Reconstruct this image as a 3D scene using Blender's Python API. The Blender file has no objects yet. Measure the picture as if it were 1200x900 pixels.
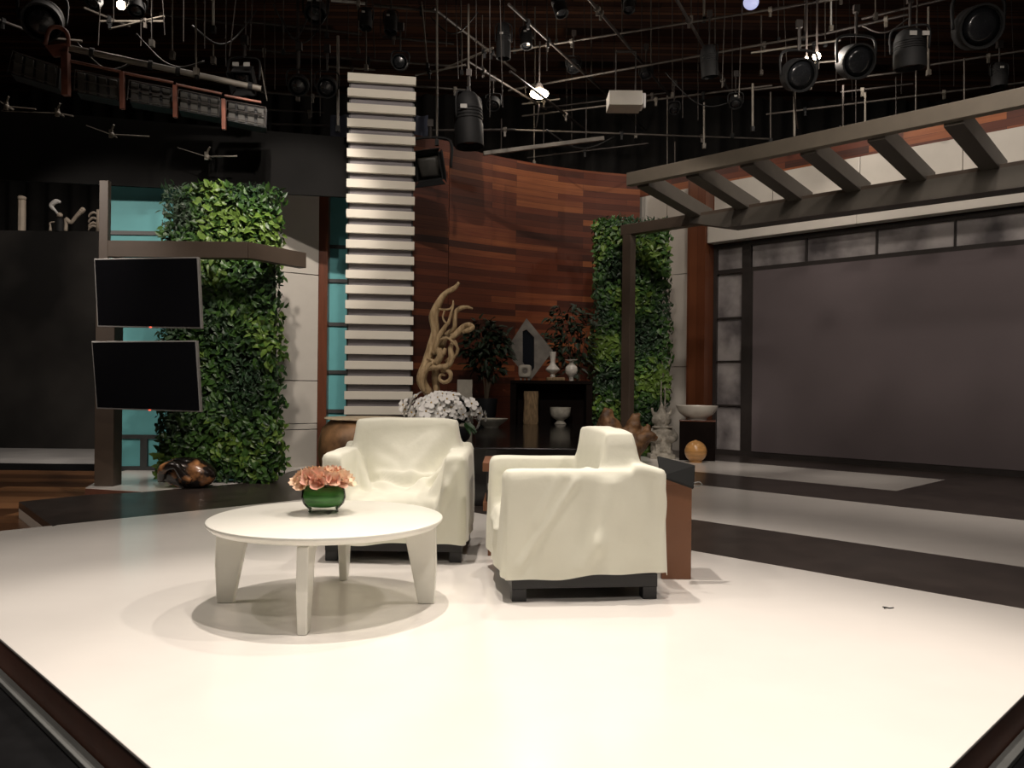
import bpy, math, random
import numpy as np
from mathutils import Vector, Matrix

S = bpy.context.scene
COL = S.collection
PI = math.pi
R2 = math.sqrt(2.0)
F = 960.0            # focal length in pixels of a 1200 px wide frame
CAMZ = 1.15          # eye height above the stage deck (deck top is z = 0)
ROLL = math.radians(0.6)
RC, RS = math.cos(ROLL), math.sin(ROLL)


# ------------------------------------------------------------------ survey helpers
def at(px, py, y):
    """point of the place seen at photo pixel (px, py), y metres deep"""
    a, b = (px - 600) / F * y, (450 - py) / F * y
    return Vector((RC * a - RS * b, y, CAMZ + RS * a + RC * b))


def onz(px, py, z=0.0):
    """point of the horizontal plane z seen at photo pixel (px, py)"""
    p = at(px, py, 1.0)
    t = (z - CAMZ) / (p.z - CAMZ)
    return Vector((p.x * t, t, z))


def uv2(u, v, z=0.0):
    """stage grid axes (45 degrees to the camera) to world"""
    return Vector(((u - v) / R2, (u + v) / R2, z))


def v_at(px, u):
    r = (px - 600) / F
    return u * (1 - r) / (1 + r)


# ------------------------------------------------------------------ mesh helper
class MB:
    def __init__(s):
        s.v, s.f, s.m, s.uv = [], [], [], {}

    def add(s, vs, fs, mi=0, uvs=None):
        o = len(s.v)
        s.v += [tuple(p) for p in vs]
        for k, f in enumerate(fs):
            if uvs is not None:
                s.uv[len(s.f)] = uvs[k]
            s.f.append(tuple(i + o for i in f))
            s.m.append(mi)

    def hexa(s, p, mi=0):
        s.add(p, [(0, 3, 2, 1), (4, 5, 6, 7), (0, 1, 5, 4), (1, 2, 6, 5), (2, 3, 7, 6), (3, 0, 4, 7)], mi)

    def box(s, x0, x1, y0, y1, z0, z1, mi=0):
        s.hexa([(x0, y0, z0), (x1, y0, z0), (x1, y1, z0), (x0, y1, z0), (x0, y0, z1), (x1, y0, z1), (x1, y1, z1), (x0, y1, z1)], mi)

    def bar(s, a, b, w, h, up=(0, 0, 1), mi=0):
        """box from a to b, w across, h along up"""
        a, b = Vector(a), Vector(b)
        d = (b - a).normalized()
        up = Vector(up)
        sd = d.cross(up).normalized()
        u2 = sd.cross(d).normalized()
        q = []
        for c in (a, b):
            for i, j in ((-1, -1), (1, -1), (1, 1), (-1, 1)):
                q.append(c + sd * (i * w / 2) + u2 * (j * h / 2))
        s.hexa([q[0], q[1], q[2], q[3], q[4], q[5], q[6], q[7]], mi)

    def prism(s, poly, z0, z1, mi=0):
        n = len(poly)
        a = sum(poly[i][0] * poly[(i + 1) % n][1] - poly[(i + 1) % n][0] * poly[i][1] for i in range(n))
        if a < 0:
            poly = list(reversed(poly))
        vs = [(p[0], p[1], z0) for p in poly] + [(p[0], p[1], z1) for p in poly]
        fs = [tuple(reversed(range(n))), tuple(range(n, 2 * n))]
        fs += [(i, (i + 1) % n, n + (i + 1) % n, n + i) for i in range(n)]
        s.add(vs, fs, mi)

    def slab(s, q, t, mi=0):
        """q: 4 corners (viewed from the front, counter-clockwise), t thickness away from the front"""
        q = [Vector(p) for p in q]
        n = (q[1] - q[0]).cross(q[3] - q[0]).normalized()
        b = [p - n * t for p in q]
        s.hexa(b + q, mi)

    def tube(s, pts, r, n=8, mi=0, cap=True, squash=None):
        pts = [Vector(p) for p in pts]
        m = len(pts)
        rr = r if isinstance(r, (list, tuple)) else [r] * m
        vs, fs = [], []
        t0 = (pts[1] - pts[0]).normalized()
        up = Vector((0, 0, 1)) if abs(t0.z) < 0.9 else Vector((1, 0, 0))
        nn = t0.cross(up).normalized()
        for i in range(m):
            t = (pts[min(i + 1, m - 1)] - pts[max(i - 1, 0)]).normalized()
            nn = (nn - t * nn.dot(t))
            if nn.length < 1e-6:
                nn = t.orthogonal()
            nn.normalize()
            bb = t.cross(nn)
            for k in range(n):
                a = 2 * PI * k / n
                vs.append(pts[i] + nn * (math.cos(a) * rr[i]) + bb * (math.sin(a) * rr[i] * (squash or 1)))
        for i in range(m - 1):
            for k in range(n):
                k2 = (k + 1) % n
                fs.append((i * n + k, i * n + k2, (i + 1) * n + k2, (i + 1) * n + k))
        if cap:
            fs.append(tuple(reversed(range(n))))
            fs.append(tuple(range((m - 1) * n, m * n)))
        s.add(vs, fs, mi)

    def lathe(s, prof, c=(0, 0, 0), n=32, mi=0, axis=None, ph=0.0):
        """prof: (r, z) from bottom to top"""
        c = Vector(c)
        M = Vector((0, 0, 1)).rotation_difference(Vector(axis).normalized()) if axis is not None else None
        vs, fs = [], []
        for r, z in prof:
            for k in range(n):
                a = 2 * PI * k / n + ph
                p = Vector((r * math.cos(a), r * math.sin(a), z))
                if M is not None:
                    p = M @ p
                vs.append(c + p)
        m = len(prof)
        for i in range(m - 1):
            for k in range(n):
                k2 = (k + 1) % n
                fs.append((i * n + k, i * n + k2, (i + 1) * n + k2, (i + 1) * n + k))
        if prof[0][0] > 1e-6:
            fs.append(tuple(reversed(range(n))))
        if prof[-1][0] > 1e-6:
            fs.append(tuple(range((m - 1) * n, m * n)))
        s.add(vs, fs, mi)

    def ball(s, c, r, n=20, m=12, mi=0, noise=None):
        c = Vector(c)
        rx, ry, rz = r if isinstance(r, (tuple, list)) else (r, r, r)
        vs, fs = [], []
        for i in range(m + 1):
            th = PI * i / m
            for k in range(n):
                a = 2 * PI * k / n
                d = Vector((math.sin(th) * math.cos(a), math.sin(th) * math.sin(a), -math.cos(th)))
                q = 1.0 + (noise(d) if noise else 0.0)
                vs.append(c + Vector((d.x * rx * q, d.y * ry * q, d.z * rz * q)))
        for i in range(m):
            for k in range(n):
                k2 = (k + 1) % n
                fs.append((i * n + k, i * n + k2, (i + 1) * n + k2, (i + 1) * n + k))
        s.add(vs, fs, mi)

    def build(s, name, mats, parent=None, smooth=False, bevel=0.0, weld=False, auto=None):
        me = bpy.data.meshes.new(name)
        me.from_pydata(s.v, [], s.f)
        if not isinstance(mats, (list, tuple)):
            mats = [mats]
        for m in mats:
            me.materials.append(m)
        if len(mats) > 1:
            me.polygons.foreach_set('material_index', s.m)
        if s.uv:
            L = me.uv_layers.new(name='UVMap')
            for fi, uvs in s.uv.items():
                p = me.polygons[fi]
                for k, li in enumerate(p.loop_indices):
                    L.data[li].uv = uvs[k]
        if smooth:
            me.polygons.foreach_set('use_smooth', [True] * len(me.polygons))
        me.update()
        if auto is not None:
            me.set_sharp_from_angle(angle=math.radians(auto))
        o = bpy.data.objects.new(name, me)
        COL.objects.link(o)
        if parent is not None:
            o.parent = parent
        if bevel:
            b = o.modifiers.new('Bevel', 'BEVEL')
            b.width = bevel
            b.segments = 2
            b.limit_method = 'ANGLE'
        return o


def tag(o, label, cat, group=None):
    o['label'] = label
    o['category'] = cat
    if group:
        o['group'] = group
    return o


def struct(o):
    o['kind'] = 'structure'
    return o


def empty(name, loc=(0, 0, 0), rz=0.0):
    o = bpy.data.objects.new(name, None)
    o.location = loc
    o.rotation_euler = (0, 0, rz)
    o.empty_display_size = 0.1
    COL.objects.link(o)
    return o


def copy_tree(o, parent=None):
    c = o.copy()
    COL.objects.link(c)
    if parent is not None:
        c.parent = parent
    for ch in list(o.children):
        copy_tree(ch, c)
    return c


def catmull(pts, k=6):
    pts = [Vector(p) for p in pts]
    P = [pts[0] * 2 - pts[1]] + pts + [pts[-1] * 2 - pts[-2]]
    out = []
    for i in range(1, len(P) - 2):
        for j in range(k):
            t = j / k
            a, b, c, d = P[i - 1], P[i], P[i + 1], P[i + 2]
            out.append(0.5 * ((2 * b) + (c - a) * t + (2 * a - 5 * b + 4 * c - d) * t * t + (3 * b - a - 3 * c + d) * t ** 3))
    out.append(pts[-1])
    return out


def lerp_list(vals, n):
    return [float(x) for x in np.interp(np.linspace(0, len(vals) - 1, n), range(len(vals)), vals)]


# ------------------------------------------------------------------ materials
def mat(name, col, rough=0.5, metal=0.0, var=0.0, scale=6.0, bump=0.0, bscale=40.0, coat=0.0, spec=0.5, stretch=None, col2=None,
        emit=None, estr=0.0, trans=0.0, detail=4.0, sheen=0.0, ramp=(0.35, 0.68)):
    m = bpy.data.materials.new(name)
    m.use_nodes = True
    nt = m.node_tree
    b = nt.nodes['Principled BSDF']
    b.inputs['Roughness'].default_value = rough
    b.inputs['Metallic'].default_value = metal
    b.inputs['Specular IOR Level'].default_value = spec
    b.inputs['Coat Weight'].default_value = coat
    b.inputs['Coat Roughness'].default_value = 0.08
    b.inputs['Transmission Weight'].default_value = trans
    if sheen:
        b.inputs['Sheen Weight'].default_value = sheen
    c = (*col, 1)
    b.inputs['Base Color'].default_value = c
    if var or col2 or bump:
        tc = nt.nodes.new('ShaderNodeTexCoord')
        src = tc.outputs['Object']
        if stretch:
            mp = nt.nodes.new('ShaderNodeMapping')
            mp.inputs['Scale'].default_value = stretch
            nt.links.new(src, mp.inputs['Vector'])
            src = mp.outputs['Vector']
    if var or col2:
        nz = nt.nodes.new('ShaderNodeTexNoise')
        nz.inputs['Scale'].default_value = scale
        nz.inputs['Detail'].default_value = detail
        nt.links.new(src, nz.inputs['Vector'])
        rp = nt.nodes.new('ShaderNodeValToRGB')
        lo = tuple(x * (1 - var) for x in col)
        hi = col2 if col2 else tuple(min(1, x * (1 + var)) for x in col)
        rp.color_ramp.elements[0].position = ramp[0]
        rp.color_ramp.elements[1].position = ramp[1]
        rp.color_ramp.elements[0].color = (*lo, 1)
        rp.color_ramp.elements[1].color = (*hi, 1)
        nt.links.new(nz.outputs['Fac'], rp.inputs['Fac'])
        nt.links.new(rp.outputs['Color'], b.inputs['Base Color'])
    if bump:
        n2 = nt.nodes.new('ShaderNodeTexNoise')
        n2.inputs['Scale'].default_value = bscale
        n2.inputs['Detail'].default_value = 5
        nt.links.new(src, n2.inputs['Vector'])
        bp = nt.nodes.new('ShaderNodeBump')
        bp.inputs['Strength'].default_value = bump
        bp.inputs['Distance'].default_value = 0.02
        nt.links.new(n2.outputs['Fac'], bp.inputs['Height'])
        nt.links.new(bp.outputs['Normal'], b.inputs['Normal'])
    if emit:
        b.inputs['Emission Color'].default_value = (*emit, 1)
        b.inputs['Emission Strength'].default_value = estr
    return m


def planks(name, cols, pw=1.6, ph=0.11, rough=0.35, mortar=0.004, coat=0.0, vert=False, mcol=(0.02, 0.008, 0.005)):
    """plank cladding laid out in metres on the UVs"""
    m = bpy.data.materials.new(name)
    m.use_nodes = True
    nt = m.node_tree
    b = nt.nodes['Principled BSDF']
    tc = nt.nodes.new('ShaderNodeTexCoord')
    mp = nt.nodes.new('ShaderNodeMapping')
    if vert:
        mp.inputs['Rotation'].default_value = (0, 0, PI / 2)
    nt.links.new(tc.outputs['UV'], mp.inputs['Vector'])
    br = nt.nodes.new('ShaderNodeTexBrick')
    br.offset = 0.37
    br.offset_frequency = 3
    br.inputs['Scale'].default_value = 1.0
    br.inputs['Brick Width'].default_value = pw
    br.inputs['Row Height'].default_value = ph
    br.inputs['Mortar Size'].default_value = mortar
    br.inputs['Mortar Smooth'].default_value = 0.2
    br.inputs['Bias'].default_value = 0.0
    br.inputs['Color1'].default_value = (0, 0, 0, 1)
    br.inputs['Color2'].default_value = (1, 1, 1, 1)
    br.inputs['Mortar'].default_value = (0.5, 0.5, 0.5, 1)
    nt.links.new(mp.outputs['Vector'], br.inputs['Vector'])
    mp2 = nt.nodes.new('ShaderNodeMapping')
    mp2.inputs['Scale'].default_value = (1.5, 26, 1)
    nt.links.new(mp.outputs['Vector'], mp2.inputs['Vector'])
    nz = nt.nodes.new('ShaderNodeTexNoise')
    nz.inputs['Scale'].default_value = 1.0
    nz.inputs['Detail'].default_value = 6
    nt.links.new(mp2.outputs['Vector'], nz.inputs['Vector'])
    ad = nt.nodes.new('ShaderNodeMixRGB')
    ad.blend_type = 'MIX'
    ad.inputs['Fac'].default_value = 0.33
    nt.links.new(br.outputs['Color'], ad.inputs['Color1'])
    nt.links.new(nz.outputs['Fac'], ad.inputs['Color2'])
    rp = nt.nodes.new('ShaderNodeValToRGB')
    e = rp.color_ramp.elements
    e[0].position, e[1].position = 0.12, 0.85
    e[0].color, e[1].color = (*cols[0], 1), (*cols[-1], 1)
    for k, c in enumerate(cols[1:-1]):
        x = e.new(0.12 + 0.73 * (k + 1) / (len(cols) - 1))
        x.color = (*c, 1)
    nt.links.new(ad.outputs['Color'], rp.inputs['Fac'])
    mx = nt.nodes.new('ShaderNodeMixRGB')
    mx.inputs['Color2'].default_value = (*mcol, 1)
    nt.links.new(br.outputs['Fac'], mx.inputs['Fac'])
    nt.links.new(rp.outputs['Color'], mx.inputs['Color1'])
    nt.links.new(mx.outputs['Color'], b.inputs['Base Color'])
    b.inputs['Roughness'].default_value = rough
    b.inputs['Coat Weight'].default_value = coat
    return m


def thin_glass(name):
    m = bpy.data.materials.new(name)
    m.use_nodes = True
    nt = m.node_tree
    nt.nodes.clear()
    o = nt.nodes.new('ShaderNodeOutputMaterial')
    mx = nt.nodes.new('ShaderNodeMixShader')
    fr = nt.nodes.new('ShaderNodeFresnel'); fr.inputs['IOR'].default_value = 1.22
    tr = nt.nodes.new('ShaderNodeBsdfTransparent'); tr.inputs['Color'].default_value = (.97, .99, .975, 1)
    gl = nt.nodes.new('ShaderNodeBsdfGlossy'); gl.inputs['Roughness'].default_value = .03
    nt.links.new(fr.outputs['Fac'], mx.inputs['Fac'])
    nt.links.new(tr.outputs['BSDF'], mx.inputs[1])
    nt.links.new(gl.outputs['BSDF'], mx.inputs[2])
    nt.links.new(mx.outputs['Shader'], o.inputs['Surface'])
    return m


M = {}
M['deck_white'] = mat('glossy_white_deck', (0.80, 0.77, 0.725), 0.20, var=0.015, scale=3, coat=0.25, bump=0.012, bscale=5)
M['deck_dark'] = mat('dark_wood_deck', (0.040, 0.031, 0.027), 0.33, var=0.25, scale=4, stretch=(1, 1, 1), coat=0.12)
M['deck_grey'] = mat('grey_gloss_floor', (0.60, 0.59, 0.58), 0.25, var=0.12, scale=1.2)
M['studio_floor'] = mat('black_studio_floor', (0.004, 0.004, 0.0044), 0.9, var=0.3, scale=9, spec=0.1)
M['skirt'] = mat('dark_brown_skirt', (0.15, 0.062, 0.04), 0.5, var=0.1, scale=8)
M['metal_grey'] = mat('dull_aluminium', (0.13, 0.135, 0.13), 0.5, 0.0, var=0.1)
M['cover'] = mat('cream_slipcover', (0.72, 0.715, 0.605), 0.85, var=0.02, scale=4, bump=0.22, bscale=9, sheen=0.1)
M['black_wood'] = mat('black_chair_base', (0.018, 0.018, 0.019), 0.45, var=0.1)
M['table_white'] = mat('white_lacquer', (0.82, 0.81, 0.735), 0.3, var=0.01, coat=0.2)
M['glass'] = thin_glass('clear_glass')
M['leaf_wrap'] = mat('green_leaf_wrap', (0.050, 0.19, 0.035), 0.4, var=0.5, scale=3, stretch=(1, 1, 14))
M['petal'] = mat('peach_petal', (0.88, 0.55, 0.37), 0.6, var=0.1, scale=14, col2=(0.94, 0.80, 0.56))
M['petal_pink'] = mat('pink_petal', (0.86, 0.42, 0.33), 0.6, var=0.12, scale=18, col2=(0.93, 0.73, 0.52))
M['petal_white'] = mat('white_petal', (0.80, 0.79, 0.76), 0.7, var=0.04, scale=9)
M['yellow'] = mat('yellow_centre', (0.45, 0.30, 0.08), 0.6, var=0.1)
M['driftwood'] = mat('bleached_driftwood', (0.36, 0.24, 0.115), 0.75, var=0.35, scale=9, stretch=(3, 3, 1), col2=(0.50, 0.37, 0.21), bump=0.5, bscale=26)
M['root'] = mat('brown_root_wood', (0.15, 0.072, 0.03), 0.6, var=0.5, scale=7, col2=(0.27, 0.14, 0.058), bump=0.5, bscale=18)
M['root_cut'] = mat('pale_cut_wood', (0.40, 0.25, 0.12), 0.6, var=0.2, scale=12)
M['burl'] = mat('polished_burl', (0.016, 0.010, 0.008), 0.25, var=0.3, scale=4.6, col2=(0.55, 0.25, 0.10), coat=0.4, detail=3.0, ramp=(0.46, 0.60))
M['stump'] = mat('brown_stump', (0.10, 0.052, 0.022), 0.5, var=0.4, scale=6, col2=(0.24, 0.13, 0.058), bump=0.4, bscale=8)
M['stump_top'] = mat('pale_stump_top', (0.42, 0.34, 0.23), 0.6, var=0.2, scale=10)
M['stone'] = mat('grey_carved_stone', (0.34, 0.315, 0.265), 0.85, var=0.3, scale=14, bump=0.5, bscale=30)
M['ceramic'] = mat('white_ceramic', (0.60, 0.57, 0.51), 0.3, var=0.04, coat=0.3)
M['ceramic_grey'] = mat('grey_ceramic', (0.42, 0.40, 0.34), 0.55, var=0.15, scale=16)
M['ceramic_bone'] = mat('bone_plaster', (0.42, 0.39, 0.33), 0.8, var=0.1, scale=10, bump=0.3, bscale=30)
M['rough_wood'] = mat('rough_pale_timber', (0.28, 0.19, 0.10), 0.8, var=0.35, scale=10, stretch=(5, 5, 1), bump=0.6, bscale=24)
M['shelf_dark'] = mat('espresso_shelf', (0.008, 0.005, 0.004), 0.9, spec=0.1, var=0.15)
M['platform_gloss'] = mat('black_gloss_platform', (0.010, 0.009, 0.009), 0.16, var=0.2, coat=0.3)
M['planter_black'] = mat('black_planter', (0.012, 0.013, 0.015), 0.4, var=0.1)
M['desk'] = mat('brown_desk_laminate', (0.21, 0.088, 0.042), 0.42, var=0.05, scale=5)
M['desk_dark'] = mat('dark_desk_inside', (0.030, 0.028, 0.027), 0.5, var=0.1)
M['equip'] = mat('matt_black_case', (0.008, 0.009, 0.009), 0.85, var=0.1)
M['paper'] = mat('white_sticker', (0.75, 0.75, 0.75), 0.6, var=0.02)
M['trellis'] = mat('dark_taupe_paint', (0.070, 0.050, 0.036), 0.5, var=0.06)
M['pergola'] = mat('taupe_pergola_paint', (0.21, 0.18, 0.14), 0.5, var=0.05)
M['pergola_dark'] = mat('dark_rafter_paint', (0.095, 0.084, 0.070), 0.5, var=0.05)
M['white_panel'] = mat('white_wall_panel', (0.56, 0.53, 0.475), 0.35, var=0.02, coat=0.15)
M['groove'] = mat('panel_groove', (0.12, 0.11, 0.10), 0.7, var=0.05)
M['brown_gloss'] = mat('brown_gloss_post', (0.13, 0.042, 0.020), 0.3, var=0.15, stretch=(4, 4, 0.6), coat=0.2)
M['teal'] = mat('teal_glass_panel', (0.12, 0.37, 0.39), 0.6, var=0.03, spec=0.3)
M['teal_trim'] = mat('dark_mullion', (0.035, 0.038, 0.038), 0.5, var=0.1)
M['slat'] = mat('ivory_slat', (0.70, 0.66, 0.57), 0.7, var=0.015, spec=0.25)
M['slat_back'] = mat('grey_slat_backing', (0.165, 0.152, 0.162), 0.6, var=0.2, scale=5, stretch=(0.4, 1, 9))
M['frame_dark'] = mat('dark_bronze_frame', (0.032, 0.027, 0.025), 0.4, var=0.1)
M['cloud'] = mat('cloudy_frosted_tile', (0.20, 0.18, 0.185), 0.4, var=0.5, scale=1.6, col2=(0.46, 0.43, 0.42), detail=5)
M['screen'] = mat('unlit_screen', (0.122, 0.099, 0.103), 0.85, var=0.07, scale=0.9)
M['tv_glass'] = mat('black_tv_glass', (0.004, 0.004, 0.005), 0.12)
M['tv_bezel'] = mat('silver_bezel', (0.30, 0.29, 0.28), 0.4, 0.5, var=0.05)
M['led'] = mat('red_standby_led', (0.5, 0.05, 0.03), 0.4, emit=(1, 0.12, 0.06), estr=1.2)
M['black_cloth'] = mat('black_serge', (0.020, 0.019, 0.018), 0.95, var=0.25, scale=2.2)
M['black_flat'] = mat('black_scenic_flat', (0.007, 0.007, 0.0068), 0.95, var=0.5, scale=0.5, col2=(0.013, 0.0125, 0.012), spec=0.2)
M['cloud_flat'] = mat('smoky_black_flat', (0.014, 0.013, 0.012), 0.9, var=0.4, scale=0.55, col2=(0.060, 0.055, 0.050), detail=3)
M['blue_cloth'] = mat('slate_blue_drape', (0.12, 0.14, 0.20), 0.9, var=0.1)
M['bone'] = mat('pale_bone_paint', (0.55, 0.47, 0.38), 0.6, var=0.1)
M['pipe'] = mat('dull_steel_pipe', (0.10, 0.088, 0.076), 0.5, 0.4, var=0.3, scale=3)
M['pipe_dark'] = mat('dark_pipe', (0.045, 0.038, 0.034), 0.55, 0.3, var=0.3, scale=3)
M['pipe_pale'] = mat('pale_painted_pipe', (0.20, 0.18, 0.15), 0.5, 0.0, var=0.35, scale=3)
M['red_paint'] = mat('faded_red_paint', (0.15, 0.052, 0.032), 0.55, var=0.3, scale=7)
M['cyc_grey'] = mat('grey_cyc_lens', (0.048, 0.046, 0.040), 0.5, var=0.2, scale=6)
M['fixture'] = mat('black_fixture', (0.008, 0.0085, 0.009), 0.7, 0.0, var=0.2)
M['lens'] = mat('dark_lens', (0.014, 0.015, 0.017), 0.25, var=0.2, coat=0.2)
M['label_white'] = mat('white_fixture_label', (0.50, 0.49, 0.46), 0.6, var=0.03)
M['blue_tape'] = mat('blue_clamp', (0.04, 0.09, 0.22), 0.5, var=0.1)
M['cable'] = mat('black_cable', (0.012, 0.012, 0.012), 0.5, var=0.1)
M['box_white'] = mat('white_box_paint', (0.52, 0.49, 0.43), 0.5, var=0.04)
M['lamp'] = mat('lit_lamp', (1, 0.9, 0.7), 0.4, emit=(1.0, 0.80, 0.52), estr=30.0)
M['lamp_blue'] = mat('bluish_lit_lens', (0.6, 0.65, 0.9), 0.4, emit=(0.55, 0.6, 1.0), estr=0.55)
M['leaf1'] = mat('mid_green_leaf', (0.042, 0.105, 0.018), 0.45, var=0.3, scale=5)
M['leaf2'] = mat('lime_leaf', (0.125, 0.215, 0.034), 0.45, var=0.25, scale=5)
M['leaf3'] = mat('deep_green_leaf', (0.018, 0.052, 0.014), 0.5, var=0.3, scale=5)
M['leaf4'] = mat('blue_green_leaf', (0.024, 0.058, 0.026), 0.5, var=0.3, scale=5)
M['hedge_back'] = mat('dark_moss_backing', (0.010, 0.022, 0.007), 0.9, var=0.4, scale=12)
M['soil_leaf'] = mat('dark_green_leaf', (0.012, 0.026, 0.010), 0.6, var=0.3, scale=5)  # dark green leaf of the plants along the wood wall
M['stem'] = mat('brown_stem', (0.06, 0.04, 0.02), 0.7, var=0.2)
M['ball_wood'] = mat('turned_wood_ball', (0.55, 0.29, 0.10), 0.28, var=0.25, scale=5, stretch=(1, 1, 5), coat=0.4)
M['mirror_frame'] = mat('driftgrey_frame', (0.17, 0.155, 0.135), 0.7, var=0.25, scale=8)
M['mirror_glass'] = mat('dark_mirror', (0.012, 0.014, 0.018), 0.05, 0.0, coat=0.6)
M['wood_red'] = planks('red_wood_planks', [(0.040, 0.011, 0.006), (0.100, 0.024, 0.010), (0.150, 0.036, 0.014), (0.330, 0.105, 0.034)], 1.35, 0.105, 0.55, 0.002)
M['wood_roof'] = planks('dark_roof_boards', [(0.03, 0.012, 0.008), (0.07, 0.028, 0.015), (0.15, 0.062, 0.030)], 5.0, 0.16, 0.7, 0.02)
M['wood_floor'] = planks('brown_floor_boards', [(0.055, 0.022, 0.010), (0.15, 0.068, 0.030), (0.36, 0.17, 0.075)], 3.4, 0.42, 0.28, 0.004, coat=0.2)
M['wood_vert'] = planks('brown_upright_boards', [(0.085, 0.026, 0.012), (0.13, 0.042, 0.018), (0.17, 0.06, 0.026)], 4.0, 0.16, 0.35, 0.002, vert=True)


def uv_quad(mb, a, b, c, d, mi=0, u0=0.0, v0=0.0):
    """quad a-b-c-d (a lower start, b lower end, c upper end, d upper start) with UVs in metres"""
    a, b, c, d = map(Vector, (a, b, c, d))
    w, h = (b - a).length, (d - a).length
    mb.add([a, b, c, d], [(0, 1, 2, 3)], mi, [[(u0, v0), (u0 + w, v0), (u0 + w, v0 + h), (u0, v0 + h)]])


# ================================================================== SETTING
BASE = -0.15
mb = MB(); mb.box(-24, 24, -4, 26, BASE - 0.2, BASE)
struct(mb.build('floor', M['studio_floor']))

# brown boards and grey gloss floor beyond the stage on the set's far side
a, b_, c, d = onz(-260, 640, BASE + .004), onz(330, 600, BASE + .004), Vector((-2.6, 11.6, BASE + .004)), Vector((-15, 11.6, BASE + .004))
mb = MB(); uv_quad(mb, (-15, 4.4, BASE + .004), (-2.6, 4.4, BASE + .004), c, d)
struct(mb.build('floor', M['wood_floor']))
mb = MB(); mb.box(-15, -2.6, 12.6, 15.3, BASE, BASE + 0.006)
struct(mb.build('floor', M['deck_grey']))

# white diamond stage
U0, U1, V0, V1 = 0.97, 4.945, 0.81, 7.10
stage = [uv2(U0, V0), uv2(U1, V0), uv2(U1, V1), uv2(U0, V1)]
mb = MB(); mb.prism(stage, -0.012, 0.0)
deck = struct(mb.build('floor', M['deck_white'], bevel=0.003))
mb = MB(); mb.prism([uv2(U0 + .004, V0 + .004), uv2(U1 + .1, V0 + .004), uv2(U1 + .1, V1), uv2(U0 + .004, V1)], BASE, -0.0125)
struct(mb.build('trim_1', M['skirt']))
mb = MB()
mb.prism([uv2(U0 - .045, V0 - .045), uv2(U0, V0 - .045), uv2(U0, V1), uv2(U0 - .045, V1)], BASE, BASE + .022)
mb.prism([uv2(U0, V0 - .045), uv2(U1 + 2.0, V0 - .045), uv2(U1 + 2.0, V0), uv2(U0, V0)], BASE, BASE + .022)
struct(mb.build('trim_2', M['metal_grey'], bevel=0.003))


def deck_poly(pts, m, z1=0.0, z0=BASE):
    mb = MB(); mb.prism(pts, z0, z1)
    return struct(mb.build('floor', m))


VN, VF = -6.0, 10.0
deck_poly([uv2(U1, VN), uv2(6.10, VN), uv2(6.10, 7.1), uv2(U1, 7.1)], M['deck_dark'])
deck_poly([uv2(6.10, VN), uv2(8.28, VN), uv2(8.28, 7.1), uv2(6.10, 7.1)], M['deck_white'])
deck_poly([uv2(8.28, VN), uv2(9.52, VN), uv2(9.52, 8.6), uv2(8.28, 8.6)], M['deck_dark'])
deck_poly([uv2(9.52, 3.43), uv2(11.18, 3.43), uv2(11.18, 9.6), uv2(9.52, 9.6)], M['deck_white'])
deck_poly([uv2(9.52, VN), uv2(12.6, VN), uv2(12.6, 3.43), uv2(9.52, 3.43)], M['deck_dark'])
deck_poly([uv2(11.18, 3.43), uv2(12.6, 3.43), uv2(12.6, 10.5), uv2(11.18, 10.5)], M['deck_dark'])
deck_poly([uv2(6.10, 7.1), uv2(8.28, 7.1), uv2(8.28, 8.6), uv2(6.10, 8.6)], M['deck_dark'])
deck_poly([uv2(8.28, 8.6), uv2(9.52, 8.6), uv2(9.52, 12.0), uv2(8.28, 12.0)], M['deck_dark'])
# the dark walkway along the far side of the stage (flush with the deck), white riser at its end
e = [onz(62, 617), onz(22, 588), onz(101, 580), onz(168, 576.5), onz(206, 573), onz(300, 565), onz(338, 553.5), onz(371, 541), (-2.3, 12.2), tuple(uv2(8.28, 8.6)), tuple(uv2(6.1, 8.6)), tuple(uv2(6.1, 7.1)), tuple(uv2(2.05, 7.1))]
mb = MB(); mb.prism([(p[0], p[1]) for p in e], -0.06, 0.0)
struct(mb.build('floor', M['deck_dark']))
mb = MB()
n_out = (Vector(e[0]) - Vector(e[1])).normalized().cross(Vector((0, 0, 1)))
mb.prism([(p[0], p[1]) for p in (Vector(e[0]) * .998 + Vector(e[1]) * .002, Vector(e[1]), Vector(e[1]) + Vector((.05, .03, 0)), Vector(e[0]) + Vector((.05, .0, 0)))], BASE, -0.0605)
struct(mb.build('trim_3', M['white_panel']))

# low plinth under the green wall and the screens
pl = [onz(100.5, 572), onz(168, 576.2), onz(206, 572.6), onz(300, 564.6), onz(338, 553.3), Vector((-2.65, 11.6, 0)), Vector((-4.9, 11.6, 0)), onz(128, 556)]
mb = MB(); mb.prism([(p.x, p.y) for p in pl], BASE, 0.004)
pl_o = struct(mb.build('floor', M['deck_white']))
mb = MB(); mb.prism([(p.x * 1.0 - .004, p.y - .004) for p in (pl[0], pl[1])] + [(pl[1].x, pl[1].y), (pl[0].x, pl[0].y)], BASE, -0.004)
mb.prism([(pl[0].x - .006, pl[0].y), (pl[7].x - .006, pl[7].y), (pl[7].x, pl[7].y), (pl[0].x, pl[0].y)], BASE, -0.004)
struct(mb.build('trim_4', M['skirt']))

# raised glossy platform across the back
PH = 0.55
mb = MB(); mb.prism([(-1.0, 7.7), (0.93, 7.7), (1.15, 13.6), (-1.35, 13.0)], 0.0, PH)
struct(mb.build('floor', M['platform_gloss'], bevel=0.01))

# ---- wood cladding across the back
H = 5.0


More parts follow.
